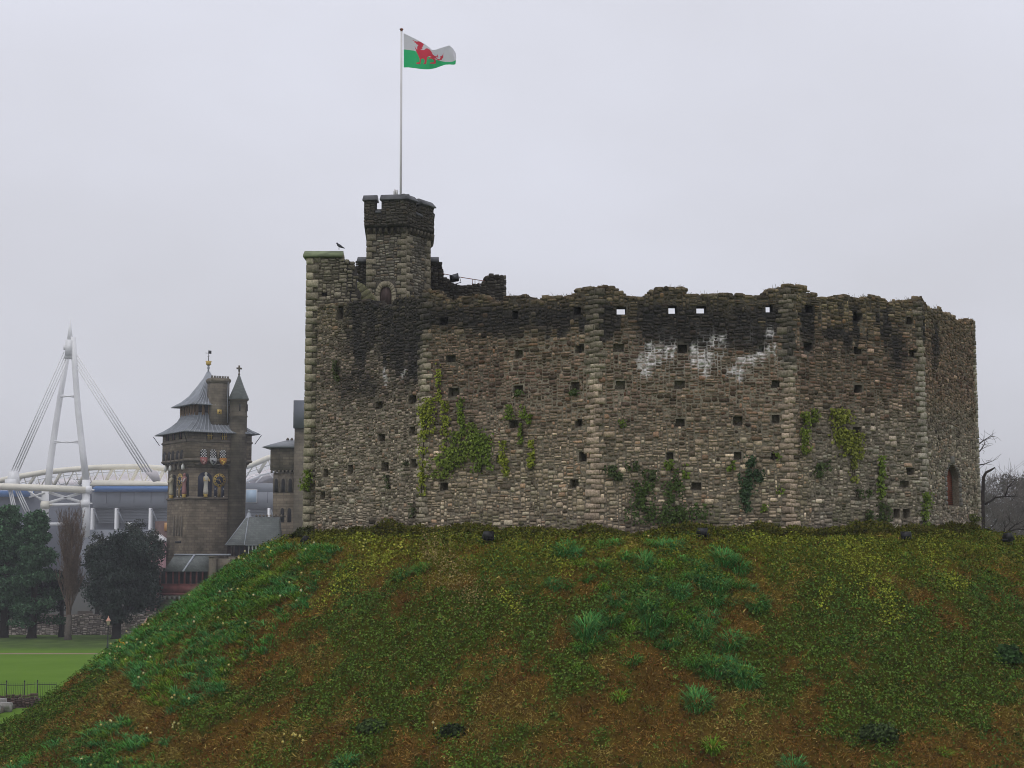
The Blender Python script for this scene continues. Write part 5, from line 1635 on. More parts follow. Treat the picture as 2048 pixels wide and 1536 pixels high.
s = ksc(408.5); mb = MB(); farch(mb, 0, s, .95, zc(994), zc(957), zc(943.5), .005, .05); add('niche', mb, M_BLUEBLK)
statue(0, s, zc(994), 2.75, (0.55, 0.52, 0.46), (0.55, 0.42, 0.2))
clock(0, ksc(437.3), zc(959), .86)
for px_, robe, trim in ((345.5, (0.42, 0.38, 0.28), (0.35, 0.3, 0.2)), (372, (0.34, 0.16, 0.15), (0.5, 0.45, 0.4))):
    s = LF(px_); mb = MB(); farch(mb, 1, s, .75, zc(995), zc(957), zc(946), .005, .05); add('niche', mb, M_DARK)
    statue(1, s, zc(995), 2.7, robe, trim)
clock(1, LF(358.5), zc(960), .95)
# tall blind lancets and low slot on the left face
for px_ in (348, 353.5, 359, 364):
    s = LF(px_); mb = MB(); farch(mb, 1, s, .22, zc(1072), zc(1040), zc(1030), .005, .05); add('lancet_window', mb, M_TRIM)
mb = MB(); s = LF(357); fbox(mb, 1, s - 1.0, s + 1.0, .01, .06, zc(1086), zc(1082)); add('slot_window', mb, M_DARK)
for zz_ in (ze - .1,):
    for x, y, dx, dy in ((-1.55, -1.55, .9, .9), (S + 1.55, -1.55, -.9, .9), (-1.55, S + 1.55, .9, -.9)):
        mb = MB(); mb.tube([(x, y, ze - .35), (x + dx * .7, y + dy * .7, ze - 1.5)], .05, 5); add('eave_bracket', mb, M_BLACK)

# ------------------------------------------------------------------ second tower, half hidden behind the keep
B2Y = 183.0
z2 = lambda py: at(560, py, B2Y)[2]; x2 = lambda px_: at(px_, 1000, B2Y)[0]
t2_ = empty('stone_lodging', (x2(600), B2Y + 4, 0)); tag(t2_, 'brown stone castle lodging with lancet windows and slate roof, half hidden behind the keep', 'building')
mb = MB(); xl = x2(546); mb.slab(xl, x2(640), B2Y, B2Y + 9, -.2, z2(945)); mb.slab(xl - .35, x2(640), B2Y - .3, B2Y + 9, z2(940), z2(896)); mb.build('wall', M_ASH, t2_)
for i in range(12):
    mb = MB(); mb.box((xl - .2 + i * .45, B2Y - .12, z2(943)), (.2, .34, .35)); mb.build('corbel', M_TRIM, t2_)
mb = MB(); z0_, z1_ = z2(893), z2(878); mb.loft([[(xl - 1.3, B2Y - 1.2, z0_ - .15), (x2(640), B2Y - 1.2, z0_ - .15), (x2(640), B2Y + 10, z0_), (xl - 1.3, B2Y + 10, z0_)], [(xl - .3, B2Y - .4, z0_ + .25), (x2(640), B2Y - .4, z0_ + .25), (x2(640), B2Y + 9, z0_ + .25), (xl - .3, B2Y + 9, z0_ + .25)], [(xl + 1.2, B2Y + 2.2, z1_), (x2(640), B2Y + 2.2, z1_), (x2(640), B2Y + 6, z1_), (xl + 1.2, B2Y + 6, z1_)]])
rf_ = mb.build('roof', M_LEAD, t2_)
mb = MB()
for i in range(9): mb.lathe([(.16, 0), (.2, .15), (.05, .35)], (xl + 1.3 + i * .5, B2Y + 2.4, z1_ - .03), 6)
mb.build('ridge_crest', M_TRIM, rf_)
mb = MB(); mb.slab(x2(590), x2(640), B2Y - 1.2, B2Y + 4, -.2, z2(858)); mb.build('stair_turret', M_ASH2, t2_)
mb = MB(); mb.slab(x2(588), x2(640), B2Y - 1.6, B2Y + 4.4, z2(858), z2(803)); stk = mb.build('parapet_block', M_CLADD, t2_)
for px_ in (552, 566, 580):
    mb = MB(); pts = arch_pts(x2(px_), .38, z2(985), z2(960), z2(950), 5); mb.loft([[(u, B2Y - d, v) for u, v in pts] for d in (.0, .05)]); w_ = mb.build('window', M_TRIM, t2_)
    mb = MB(); pts = arch_pts(x2(px_), .2, z2(984), z2(964), z2(957), 5); mb.loft([[(u, B2Y - d, v) for u, v in pts] for d in (.05, .08)]); mb.build('pane', M_DARK, w_)
for px_ in (565, 579):
    mb = MB(); pts = arch_pts(x2(px_), .22, z2(1044), z2(1024), z2(1016), 5); mb.loft([[(u, B2Y - d, v) for u, v in pts] for d in (.0, .05)]); mb.build('window', M_DARK, t2_)
mb = MB(); mb.slab(x2(560), x2(570), B2Y - .06, B2Y, z2(1095), z2(1072)); w_ = mb.build('window', M_DARK, t2_)
mb = MB(); mb.slab(x2(564.6), x2(565.4), B2Y - .1, B2Y - .06, z2(1095), z2(1072)); mb.build('mullion', M_RED, w_)

# ------------------------------------------------------------------ pavilion with cone roof and the timber gallery
PV_Y = 178.0
z3 = lambda py: at(490, py, PV_Y)[2]; x3 = lambda px_: at(px_, 1050, PV_Y)[0]
pv = empty('pavilion', (x3(500), PV_Y + 3, 0)); tag(pv, 'open timber wall-walk pavilion under a pointed slate roof, beside the clock tower', 'pavilion')
xc = x3(489); ry_ = PV_Y + 2.9
mb = MB(); n8 = 10; ra = 2.8
th_ = np.linspace(math.pi / 2, 3 * math.pi / 2, 7)
ringf = lambda r_, z: [(xc + r_ * math.cos(t), ry_ + r_ * math.sin(t), z) for t in th_] + [(x3(552), ry_ - r_, z), (x3(552), ry_ + r_, z)]
mb.loft([ringf(ra, z3(1091)), ringf(ra + .02, z3(1090)), ringf(ra * .62, z3(1066)), ringf(ra * .1, z3(1033))])
rf_ = mb.build('roof', M_SLATE, pv)
mb = MB(); mb.lathe([(.75, z3(1044)), (.38, z3(1036)), (.2, z3(1026)), (.1, z3(1022)), (.17, z3(1020.5)), (.05, z3(1018))], (xc, ry_, 0), 10); mb.build('lead_finial', M_LEADL, rf_)
mb = MB()
for t in th_[::2]:
    mb.tube([(xc + r_ * math.cos(t), ry_ + r_ * math.sin(t), z) for r_, z in ((ra + .02, z3(1090) + .03), (ra * .62, z3(1066) + .04), (ra * .12, z3(1034)))], .05, 5)
mb.build('lead_hip', M_LEADL, rf_)
mb = MB()
for i in range(9): mb.lathe([(.12, 0), (.16, .12), (.05, .26)], (xc + .9 + i * .42, ry_, z3(1032.5)), 6)
mb.build('ridge_crest', M_TRIM, rf_)
mb = MB()
base_ring = lambda r_, z: [(xc + r_ * math.cos(t), ry_ + r_ * math.sin(t), z) for t in th_] + [(x3(552), ry_ - r_, z), (x3(552), ry_ + r_, z)]
mb.loft([base_ring(2.3, -.2), base_ring(2.3, z3(1113))]); mb.build('stone_base', M_ASH2, pv)
mb = MB(); mb.loft([base_ring(1.6, z3(1113)), base_ring(1.6, z3(1092))]); mb.build('inner_screen', M_DARK, pv)
for i, t in enumerate(np.linspace(math.pi * .75, 1.5 * math.pi, 9)):
    mb = MB(); mb.box((xc + 2.35 * math.cos(t), ry_ + 2.35 * math.sin(t), z3(1102)), (.12, .12, 1.25)); mb.build('post', M_TIMB, pv)
for i in range(8):
    x = xc + .45 + i * .42
    if x > x3(545): break
    mb = MB(); mb.lathe([(.05, 0), (.08, .35), (.04, .6), (.1, 1.0), (.05, 1.3)], (x, ry_ - 2.35, z3(1112)), 6); mb.build('baluster', M_WHITE, pv)
GL_Y = 172.0
z4 = lambda py: at(380, py, GL_Y)[2]; x4 = lambda px_: at(px_, 1150, GL_Y)[0]
gl = empty('timber_gallery', (x4(380), GL_Y + 2, 0)); tag(gl, 'red timber gallery with slate roof on a stone wall, below the clock tower', 'gallery')
mb = MB(); mb.slab(x4(312), x4(470), GL_Y + .5, GL_Y + 5, -.2, z4(1196)); mb.build('stone_base', M_ASH, gl)
for i in range(9):
    mb = MB(); mb.box((x4(320) + i * .55, GL_Y + .25, z4(1194) - .1), (.2, .5, .35)); mb.build('corbel', M_LIGHTST, gl)
mb = MB(); mb.slab(x4(318), x4(425), GL_Y + 1.2, GL_Y + 4.5, z4(1187), z4(1143)); mb.build('inner_screen', M_DARK, gl)
mb = MB(); mb.slab(x4(318), x4(428), GL_Y, GL_Y + .14, z4(1187), z4(1168)); mb.slab(x4(316), x4(428), GL_Y - .12, GL_Y + .3, z4(1190), z4(1186.5)); mb.slab(x4(318), x4(428), GL_Y - .05, GL_Y + .18, z4(1170), z4(1167.5)); mb.build('railing', M_RED, gl)
for px_ in (320, 332, 346, 358, 369, 381, 393, 405, 417):
    mb = MB(); mb.slab(x4(px_) - .09, x4(px_) + .09, GL_Y - .02, GL_Y + .2, z4(1168), z4(1142)); mb.build('post', M_RED, gl)
mb = MB()
a0, a1 = x4(331), x4(428)
mb.loft([[(x4(329), GL_Y - .5, z4(1143)), (a1, GL_Y - .5, z4(1143)), (a1, GL_Y + 5, z4(1143)), (x4(329), GL_Y + 5, z4(1143))], [(x4(340), GL_Y + 1.9, z4(1111)), (a1, GL_Y + 1.9, z4(1111)), (a1, GL_Y + 2.8, z4(1111)), (x4(340), GL_Y + 2.8, z4(1111))]])
rf_ = mb.build('roof', M_SLATE, gl)
mb = MB(); mb.slab(x4(340), x4(452), GL_Y + 1.8, GL_Y + 2.9, z4(1111), z4(1108)); mb.tube([(x4(381), GL_Y + 1.8, z4(1110.5)), (x4(368), GL_Y - .52, z4(1142.5))], .12, 6); mb.build('lead_ridge', M_LEADL, rf_)
mb = MB(); mb.slab(x4(419), x4(430), GL_Y - .6, GL_Y + 3, z4(1195), z4(1114)); mb.slab(x4(418), x4(431), GL_Y - .7, GL_Y + 3.1, z4(1114), z4(1112)); mb.build('stone_pier', M_ASH2, gl)
mb = MB(); mb.slab(x4(431), x4(472), GL_Y + .6, GL_Y + 3, z4(1196), z4(1117.5)); mb.build('parapet_wall', M_ASH2, gl)

# ------------------------------------------------------------------ old wall behind the trees
WF_Y = 183.0
wf0, wf1 = at(-120, 1270, WF_Y), at(345, 1270, WF_Y)
fw = Facet((wf0[0], WF_Y), (wf1[0], WF_Y), 0.0)
mb = MB()
wtop = lambda u: 2.3 + .25 * np.sin(np.asarray(u) * .8) + .5 * fbm(np.asarray(u) * .5, np.zeros_like(np.asarray(u, float)), 77, 3)
core_mesh(mb, fw, fw.len, wtop, [], .7, lambda px, py, P: np.broadcast_to(np.array([0.13, 0.11, 0.095]), (len(px), 3)), .4)
rect = lay_stones(3.2, fw.len, .16, .3, .3, .75)
rect = rect[rect[:, 3] < wtop(rect[:, 0])]
stone_mesh(mb, fw, rect, (.02, .1), lambda px, py, P: np.array([0.34, 0.29, 0.26]) * rng.uniform(.45, 1.3, (len(px), 1)), .02)
tag(mb.build('boundary_wall', M_STONE), 'long low pale rubble wall behind the tree trunks on the left', 'wall')

# ------------------------------------------------------------------ trees
def leaf_mass(mb, clumps, per, size, tone, droop=0.0):
    for (c, r_, k) in clumps:
        n_ = int(per * k)
        d = rand_dir(n_) * (rng.random((n_, 1)) ** .45) * np.asarray(r_)
        P = np.asarray(c) + d
        ln = size * rng.uniform(.6, 1.4, n_)
        mb.leaves(P, norm(rand_dir(n_) + np.array([0, 0, -droop])), norm(d / np.asarray(r_) + rand_dir(n_) * .7 + np.array([0, 0, .4])), ln, ln * rng.uniform(.4, .8, n_), np.asarray(tone) * rng.uniform(.5, 1.5, (n_, 1)) * random.uniform(.7, 1.35))


def branch_tree(mb, base, h, r0, levels, spread, tone, up=0.3, nsplit=(3, 5), first=0.3, lenk=.62, seed=1, wander=.15):
    """bare branching: returns branch tips"""
    rs = random.Random(seed); P0, P1, R0, R1 = [], [], [], []

    def grow(p, d, L, r_, lev):
        n_ = 4; q = p.copy()
        dirs_ = d.copy(); pts = [q.copy()]
        for k in range(n_):
            dirs_ = norm(dirs_ + np.array([rs.gauss(0, wander), rs.gauss(0, wander), rs.gauss(0, wander * .6) + up * .12]))
            q2 = q + dirs_ * L / n_
            P0.append(q.copy()); P1.append(q2.copy()); R0.append(r_ * (1 - .16 * k)); R1.append(r_ * (1 - .16 * (k + 1)))
            q = q2; pts.append(q.copy())
        if lev <= 0: return
        for _ in range(rs.randint(*nsplit)):
            k = rs.uniform(first if lev == levels else .25, 1.0); i = min(int(k * n_), n_ - 1); s_ = pts[i] + (pts[i + 1] - pts[i]) * (k * n_ - i)
            rd = np.array([rs.gauss(0, 1), rs.gauss(0, 1), rs.gauss(0, .5)]); rd = norm(rd - d * (rd @ d))
            grow(s_, norm(d * (1 - spread) + rd * spread + np.array([0, 0, up * .5])), L * lenk * rs.uniform(.7, 1.15), r_ * (1 - .6 * k) * .6, lev - 1)
    grow(np.asarray(base, float), np.array([0, 0, 1.0]), h, r0, levels)
    mb.segs(np.array(P0), np.array(P1), np.maximum(np.array(R0), .008), np.maximum(np.array(R1), .006), 5, np.asarray(tone) * rng.uniform(.7, 1.3, (len(P0), 1)))


TY = 178.0


def trunk_at(px_, Y): return at(px_, 1270, Y)[0]


def cedar(px_, Y, top_py, half_px, label, seed, low=1238):
    rs = random.Random(seed); x = trunk_at(px_, Y); H = at(px_, top_py, Y)[2]
    o = empty('conifer_tree', (x, Y, 0.3)); tag(o, label, 'tree', 'dark trees along the old wall')
    mb = MB(); mb.tube([(x - .1, Y, -.1), (x, Y, .8), (x + .1, Y, H * .4), (x, Y, H * .95)], [.75, .5, .35, .08], 9, (0.035, 0.028, 0.022))
    hw = half_px / (F_PX / Y); z0_ = at(px_, low, Y)[2]
    cl = []
    for k in range(105):
        t = rs.random() ** .9; z = z0_ + (H - z0_) * t
        rad = hw * (1.0 - t) ** .6 * rs.uniform(.25, 1.0) + .2; a = rs.uniform(0, 6.283)
        c = np.array([x + rad * math.cos(a), Y + rad * math.sin(a) * .8, z - .04 * rad])
        cl.append((c, (1.5 * (1.1 - .6 * t), 1.4 * (1.1 - .6 * t), .5), rs.uniform(.6, 1.2)))
        mb.tube([(x, Y, z - .5), tuple(c)], [.1, .03], 4, (0.03, 0.025, 0.02))
    mb.build('trunk', M_BARK, o)
    mb = MB(); leaf_mass(mb, cl, 330, .3, (0.055, 0.11, 0.055), .3); mb.build('crown', M_TREE, o)


cedar(8, 172, 1012, 62, 'dark green conifer at the left edge, its trunk at the picture side', 3, 1243)
cedar(64, 171, 1022, 46, 'dark green conifer between the edge conifer and the bare brown tree', 8, 1240)
# the bare upright tree
x = trunk_at(136, 168); o = empty('bare_tree', (x, 168, .3)); tag(o, 'upright leafless brown tree between the conifers and the round evergreen', 'tree', 'dark trees along the old wall')
mb = MB(); mb.tube([(x, 168, -.1), (x, 168, 1.0), (x + .1, 168, 3.0)], [.5, .36, .3], 9, (0.11, 0.095, 0.08)); mb.build('trunk', M_BARK, o)
mb = MB()
for k in range(10):
    branch_tree(mb, (x + random.uniform(-.25, .25), 168 + random.uniform(-.25, .25), 2.4 + k * .1), random.uniform(7.0, 10.4), .07, 3, .34, (0.15, 0.105, 0.078), .8, (9, 13), .08, .36, 40 + k, .07)
mb.build('crown', M_BARK, o)
x = trunk_at(122, 174); mb = MB(); o = empty('yew_tree', (x, 174, .3)); tag(o, 'dark slender trunk and low crown just behind the leafless brown tree', 'tree', 'dark trees along the old wall')
mb.tube([(x, 174, -.1), (x, 174, 1.0), (x, 174, 6)], [.4, .3, .15], 8, (0.03, 0.025, 0.022)); mb.build('trunk', M_BARK, o)
mb = MB(); leaf_mass(mb, [((x + random.uniform(-1.8, 1.8), 174 + random.uniform(-1, 1), random.uniform(3.4, 7)), (1.2, 1.1, .9), 1) for _ in range(16)], 300, .28, (0.024, 0.036, 0.026), .2); mb.build('crown', M_TREE, o)
# big round evergreen
x = trunk_at(233, 170); Yt = 170.0; o = empty('evergreen_tree', (x, Yt, .3)); tag(o, 'large round blackish evergreen tree in front of the clock tower', 'tree', 'dark trees along the old wall')
mb = MB(); mb.tube([(x - .1, Yt, -.1), (x, Yt, .6), (x, Yt, 2), (x + .3, Yt, 5)], [.85, .55, .48, .3], 10, (0.03, 0.025, 0.022))
cl = []
rs = random.Random(12)
for k in range(150):
    d = norm(np.array([rs.gauss(0, 1), rs.gauss(0, 1), rs.gauss(0, 1)])) * rs.uniform(.45, 1.0)
    c = np.array([at(248, 1150, Yt)[0] + d[0] * 4.15, Yt + d[1] * 4.0, 6.7 + d[2] * (5.4 if d[2] > 0 else 4.4)])
    if d[0] < -.35 and d[2] > .6: c[2] -= 1.0
    cl.append((c, (1.15, 1.1, .85), rs.uniform(.6, 1.2)))
    if k % 6 == 0: mb.tube([(x, Yt, 2.2), tuple(c)], [.15, .04], 4, (0.03, 0.025, 0.022))
mb.build('trunk', M_BARK, o)
mb = MB(); leaf_mass(mb, cl, 260, .27, (0.036, 0.05, 0.04), .15); mb.build('crown', M_TREE, o)
# lower hazy trees peeping above the evergreen, in front of the stadium
for i, (px_, Y, top, half, lab) in enumerate(((195, 200, 1065, 26, 'grey-green bushy tree left of the evergreen crown, below the stadium mast'), (255, 205, 1042, 30, 'dull green tree rising behind the evergreen crown'), (305, 200, 1062, 24, 'dull green tree behind the evergreen crown next to the pink house'))):
    x = at(px_, 1200, Y)[0]; H = at(px_, top, Y)[2]; hw = half / (F_PX / Y)
    o = empty('broadleaf_tree', (x, Y, 0)); tag(o, lab, 'tree', 'dull green trees before the stadium')
    mb = MB(); mb.tube([(x, Y, -.1), (x, Y, H * .7)], [.35, .12], 7, (0.04, 0.035, 0.03)); mb.build('trunk', M_BARK, o)
    mb = MB(); leaf_mass(mb, [((x + random.gauss(0, .55) * hw, Y + random.gauss(0, .5) * hw, random.uniform(H * .35, H * .97)), (.9, .9, .8), 1) for _ in range(34)], 130, .3, (0.05, 0.06, 0.042), .1); mb.build('crown', M_TREE, o)

# right side: bare trees and grey wood
def bare(px_, Y, base_z, h, r0, tone, label, seed, spread=.55, lev=4):
    x = at(px_, 1080, Y)[0]; o = empty('bare_tree', (x, Y, base_z)); tag(o, label, 'tree', 'bare trees right of the keep')
    mb = MB(); mb.tube([(x, Y, base_z - .3), (x, Y, base_z + h * .12)], [r0 * 1.25, r0], 8, tone); mb.build('trunk', M_BARK, o)
    mb = MB(); branch_tree(mb, (x, Y, base_z + h * .1), h * .5, r0, lev, spread, tone, .35, (5, 7), .2, .66, seed, .13); mb.build('crown', M_BARK, o)


x0_ = at(1968, 1080, 96)[0]
o = empty('gnarled_tree', (x0_, 96, 3.0)); tag(o, 'dark gnarled tree with hooked bare limbs close behind the right end of the keep', 'tree', 'bare trees right of the keep')
A_ = lambda px_, py_: at(px_, py_, 96)
mb = MB(); mb.tube([(x0_ - .1, 96, 2.0), A_(1966, 1060), A_(1965, 1000), A_(1967, 955), A_(1972, 945), A_(1982, 940), A_(1990, 935)], [.22, .15, .13, .1, .085, .07, .04], 8, (0.035, 0.026, 0.022)); mb.build('trunk', M_BARK, o)
for pts, r_ in (([A_(1966, 1010), A_(1980, 1003), A_(1990, 995), A_(2010, 993), A_(2030, 992)], .09), ([A_(2010, 993), A_(2016, 975), A_(2030, 960)], .05), ([A_(1966, 1080), A_(1990, 1074), A_(2008, 1070), A_(2016, 1063), A_(2034, 1058), A_(2060, 1060)], .1), ([A_(2006, 1070), A_(2010, 1055), A_(2020, 1045)], .05), ([A_(1966, 1070), A_(1978, 1060), A_(1992, 1045)], .05), ([A_(2016, 1062), A_(2030, 1050), A_(2050, 1040)], .04)):
    mb = MB(); mb.tube(pts, np.linspace(r_, r_ * .35, len(pts)), 6, (0.035, 0.027, 0.023))
    for p in pts[1:]:
        for _ in range(3):
            d = norm(np.array([random.gauss(0, 1), random.gauss(0, .6), random.gauss(.6, .6)])); mb.tube([p, p + d * .4, p + d * .8 + rng.normal(size=3) * .1], [.018, .012, .006], 3, (0.05, 0.04, 0.036))
    mb.build('branch', M_BARK, o)
mb = MB()
for pts in ([A_(1955, 890), A_(1966, 882), A_(1975, 876), A_(1984, 872)], [A_(1956, 906), A_(1963, 898), A_(1968, 890), A_(1970, 880)], [A_(1958, 930), A_(1970, 928), A_(1985, 922)]):
    mb.tube(pts, np.linspace(.05, .015, len(pts)), 5, (0.07, 0.06, 0.056))
    for p in pts[1:]:
        for _ in range(4):
            d = norm(np.array([random.gauss(.4, 1), random.gauss(0, .6), random.gauss(.4, .6)])); mb.tube([p, p + d * .35, p + d * .6 + rng.normal(size=3) * .1], [.014, .01, .005], 3, (0.08, 0.07, 0.065))
mb.tube([A_(1940, 1075), A_(1942, 950), A_(1955, 890)], [.14, .1, .05], 6, (0.06, 0.05, 0.045))
tag(mb.build('bare_sapling', M_BARK), 'thin pale bare twigs poking out past the right wall edge', 'tree')
bare(2030, 118, 0, 16.5, .3, (0.15, 0.13, 0.12), 'pale twiggy bare tree against the sky right of the gnarled tree', 5)
bare(2062, 124, 0, 17.5, .3, (0.15, 0.13, 0.12), 'bare twiggy tree cut by the right picture edge', 9)
bare(1992, 126, 0, 15.2, .26, (0.16, 0.14, 0.13), 'fainter bare tree just behind the hooked limb', 15)
mb = MB()
Ywd = 150.0
cl = []
for k in range(120):
    px_ = random.uniform(1900, 2180); top = 985 - 14 * math.sin(px_ * .05) - (14 if px_ > 2020 else 0)
    py_ = random.uniform(top, 1110); cl.append((at(px_, py_, Ywd + random.uniform(-3, 6)), (1.6, 1.2, 1.1), 1))
leaf_mass(mb, cl, 170, .3, (0.095, 0.092, 0.072), 0)
n_ = 2600
pxs = rng.uniform(1950, 2150, n_)
P0 = np.array([at(a, random.uniform(960, 1100), Ywd - 5 + random.uniform(-2, 2)) for a in pxs]); d = norm(rng.normal(size=(n_, 3)) + [0, 0, .9])
mb.segs(P0, P0 + d * rng.uniform(.6, 2.2, (n_, 1)), np.full(n_, .022), np.full(n_, .009), 3, np.array([0.17, 0.15, 0.135]) * rng.uniform(.6, 1.3, (n_, 1)))
tag(mb.build('woods', M_TREE), 'hazy grey-green wood beyond the bare trees on the right', 'wood', kind='stuff')


# ------------------------------------------------------------------ lamp posts, railing, ruin
def lamp(px_, base_py, Y, h, label, first=None):
    x = at(px_, base_py, Y)[0]
    if first is None:
        o = empty('lamp_post', (x, Y, 0))
        mb = MB(); mb.lathe([(.16, 0), (.16, .25), (.11, .35), (.11, .95), (.06, 1.05), (.045, 2.75), (.08, 2.8), (.05, 2.85)], (0, 0, 0), 10); mb.tube([(-.28, 0, 2.62), (.28, 0, 2.62)], .022, 5); mb.build('post', M_BLACK, o, world=False)
        mb = MB(); mb.lathe([(.1, 2.85), (.21, 3.25), (.21, 3.27)], (0, 0, 0), 6); ln_ = mb.build('lantern', M_LGLASS, o, world=False)
        mb = MB(); mb.lathe([(.27, 3.26), (.26, 3.3), (.14, 3.46), (.1, 3.55), (.05, 3.6), (.03, 3.78)], (0, 0, 0), 8); mb.build('lantern_cap', M_COPPER, ln_, world=False)
    else:
        o = first.copy(); COL.objects.link(o); o.location = (x, Y, 0)
        for ch in first.children:
            c = ch.copy(); COL.objects.link(c); c.parent = o
            for g2 in ch.children: d_ = g2.copy(); COL.objects.link(d_); d_.parent = c
    o.scale = (h / 3.78,) * 3
    return tag(o, label, 'lamp post', 'lamp posts on the green')


l0 = lamp(215, 1300, 150, 3.75, 'black lamp post with copper-topped lantern standing by the path')
lamp(291, 1300, 150, 3.55, 'lamp post with only its copper-topped lantern showing over the mound edge', l0)

RY = 104.0
rl = empty('railing', (at(45, 1400, RY)[0], RY, 0)); tag(rl, 'black iron railing on the lawn at the left mound foot', 'railing')
xr = lambda px_: at(px_, 1400, RY)[0]
for i, (pxa, pxb, Ya, Yb) in enumerate(((12, 48, RY, RY), (48, 74, RY, RY + 1.0), (74, 112, RY + 4, RY + 4), (-30, 12, RY + 4, RY + 4))):
    xa, xb = at(pxa, 1400, Ya)[0], at(pxb, 1400, Yb)[0]; hh = 1.42 if i < 2 else 1.1
    mb = MB()
    for z in (.12, hh - .18): mb.tube([(xa, Ya, z), (xb, Yb, z)], .022, 4)
    n_ = max(4, int(abs(xb - xa) / .12))
    for k in range(n_ + 1):
        t = k / n_; mb.tube([(xa + (xb - xa) * t, Ya + (Yb - Ya) * t, .02), (xa + (xb - xa) * t, Ya + (Yb - Ya) * t, hh - .02)], [.012, .008], 4)
    mb.build('panel', M_BLACK, rl)
    mb = MB(); mb.tube([(xa, Ya, -.05), (xa, Ya, hh + .06)], .04, 6); mb.lathe([(.05, 0), (.055, .05), (.01, .1)], (xa, Ya, hh + .05), 6); mb.build('post', M_BLACK, rl)
ru = empty('ruin_footing', (xr(30), 100, 0)); tag(ru, 'low ruined stone footing with pale flat slabs beside the railing', 'ruin')
mb = MB(); fr = Facet((xr(8) - .2, 101.0), (xr(95), 101.6), 0); rect = lay_stones(.5, fr.len, .12, .2, .2, .5); stone_mesh(mb, fr, rect, (.02, .08), lambda px, py, P: np.array([0.12, 0.08, 0.07]) * rng.uniform(.6, 1.3, (len(px), 1)))
mb.slab(xr(8), xr(95), 101.65, 103, -.1, .5, (0.1, 0.08, 0.07)); mb.build('low_wall', M_STONE, ru)
for k in range(16):
    mb = MB(); x = xr(random.uniform(-30, 70)); y = random.uniform(95.5, 100.4); mb.box((x, y, random.uniform(.25, .55)), (random.uniform(.5, 1.3), random.uniform(.5, 1.1), random.uniform(.3, .5)), random.uniform(-.4, .4), None, .9); mb.build('slab', M_LIGHTST, ru)
mb = MB(); mb.slab(xr(-30), xr(60), 95, 101, -.2, .3); mb.build('base_course', M_ASH2, ru)
mb = MB(); mb.box((xr(16), 100.6, .62), (.5, .3, .25), .1, (0.25, 0.06, 0.1)); mb.box((xr(16) + .1, 100.43, .65), (.25, .03, .12), .1, (0.5, 0.4, 0.5))
tag(mb.build('notice_panel', M_PAINT), 'small dull red panel resting on the ruined footing', 'panel')

# ------------------------------------------------------------------ stadium
SY = 455.0
sx = lambda px_, Y=SY: at(px_, 1000, Y)[0]
sz = lambda py_, Y=SY: at(200, py_, Y)[2]
stad = empty('stadium', (sx(250), SY + 60, 0)); tag(stad, 'large grey and white sports stadium with a blue fascia, behind the clock tower', 'stadium')
mb = MB()
mb.slab(sx(186), sx(640), SY + 4, SY + 90, 0, sz(1046)); mb.build('lower_stand', M_CLADD, stad)
mb = MB()
for k in range(9): zz_ = sz(1046) + k * (sz(1018) - sz(1046)) / 9; mb.slab(sx(186), sx(640), SY + 3.0, SY + 90, zz_, zz_ + .35)
mb.build('louvre', M_CLAD, stad)
mb = MB(); mb.slab(sx(186), sx(640), SY + 5, SY + 90, sz(1047), sz(1018)); mb.build('inner_wall', mat_plain('louvre_shade', (0.2, 0.21, 0.23), .7, .05), stad)
mb = MB(); mb.loft([[(sx(184), SY + a, z), (sx(640), SY + a, z), (sx(640), SY + 90, z), (sx(184), SY + 90, z)] for a, z in ((3.5, sz(1018)), (1.0, sz(1014)), (0, sz(1006)), (0, sz(984)))]); cl_ = mb.build('cladding', M_CLAD, stad)
mb = MB()
for px_ in (213, 240, 268, 302, 330, 505, 535): mb.slab(sx(px_) - .08, sx(px_) + .08, SY - .06, SY, sz(1006), sz(984))
mb.build('cladding_joint', M_CLADD, cl_)
mb = MB(); za_, zb_ = sz(984), sz(972.5); mb.loft([[(sx(a_), SY + d, z), (sx(480), SY + d, z), (sx(480), SY + 90, z), (sx(a_), SY + 90, z)] for d, z, a_ in ((-.8, za_, 188), (-1.6, za_ + .5, 187), (-1.7, za_ + 1.2, 188), (-1.0, zb_, 193))]); mb.build('blue_fascia', M_BLUE, stad)
mb = MB(); mb.slab(sx(492), sx(514.5), SY - .5, SY - .05, sz(1006), sz(979)); fr_ = mb.build('window_frame', M_WHITE, stad)
mb = MB(); mb.slab(sx(493), sx(513.5), SY - .8, SY - .51, sz(1005), sz(980)); mb.build('window', M_PALEB, fr_)
mb = MB(); mb.slab(sx(480), sx(640), SY + 3, SY + 90, sz(984), sz(965)); mb.build('upper_cladding', M_CLAD, stad)
mb = MB(); mb.loft([[(sx(180), SY - 1, sz(971)), (sx(345), SY - 1, sz(971)), (sx(520), SY + 40, sz(968)), (sx(180), SY + 60, sz(962))], [(sx(185), SY, sz(960)), (sx(270), SY, sz(961)), (sx(520), SY + 40, sz(963)), (sx(185), SY + 60, sz(955))]]); mb.build('canopy', M_CSTEEL, stad)
mb = MB(); mb.slab(sx(-120), sx(184), SY + 18, SY + 90, 0, sz(982, SY + 18)); mb.build('side_cladding', M_CLADD, stad)
mb = MB(); mb.slab(sx(-120), sx(30), SY + 16, SY + 18, sz(990), sz(977)); mb.build('side_fascia', M_BLUE, stad)
mb = MB(); mb.loft([[(sx(a_), SY + d, z) for a_, z in ((100, sz(974)), (103, sz(966)), (120, sz(961)), (145, sz(959)), (165, sz(962)), (178, sz(974)))] for d in (20, 60)]); mb.build('dark_canopy', M_CLADD, stad)
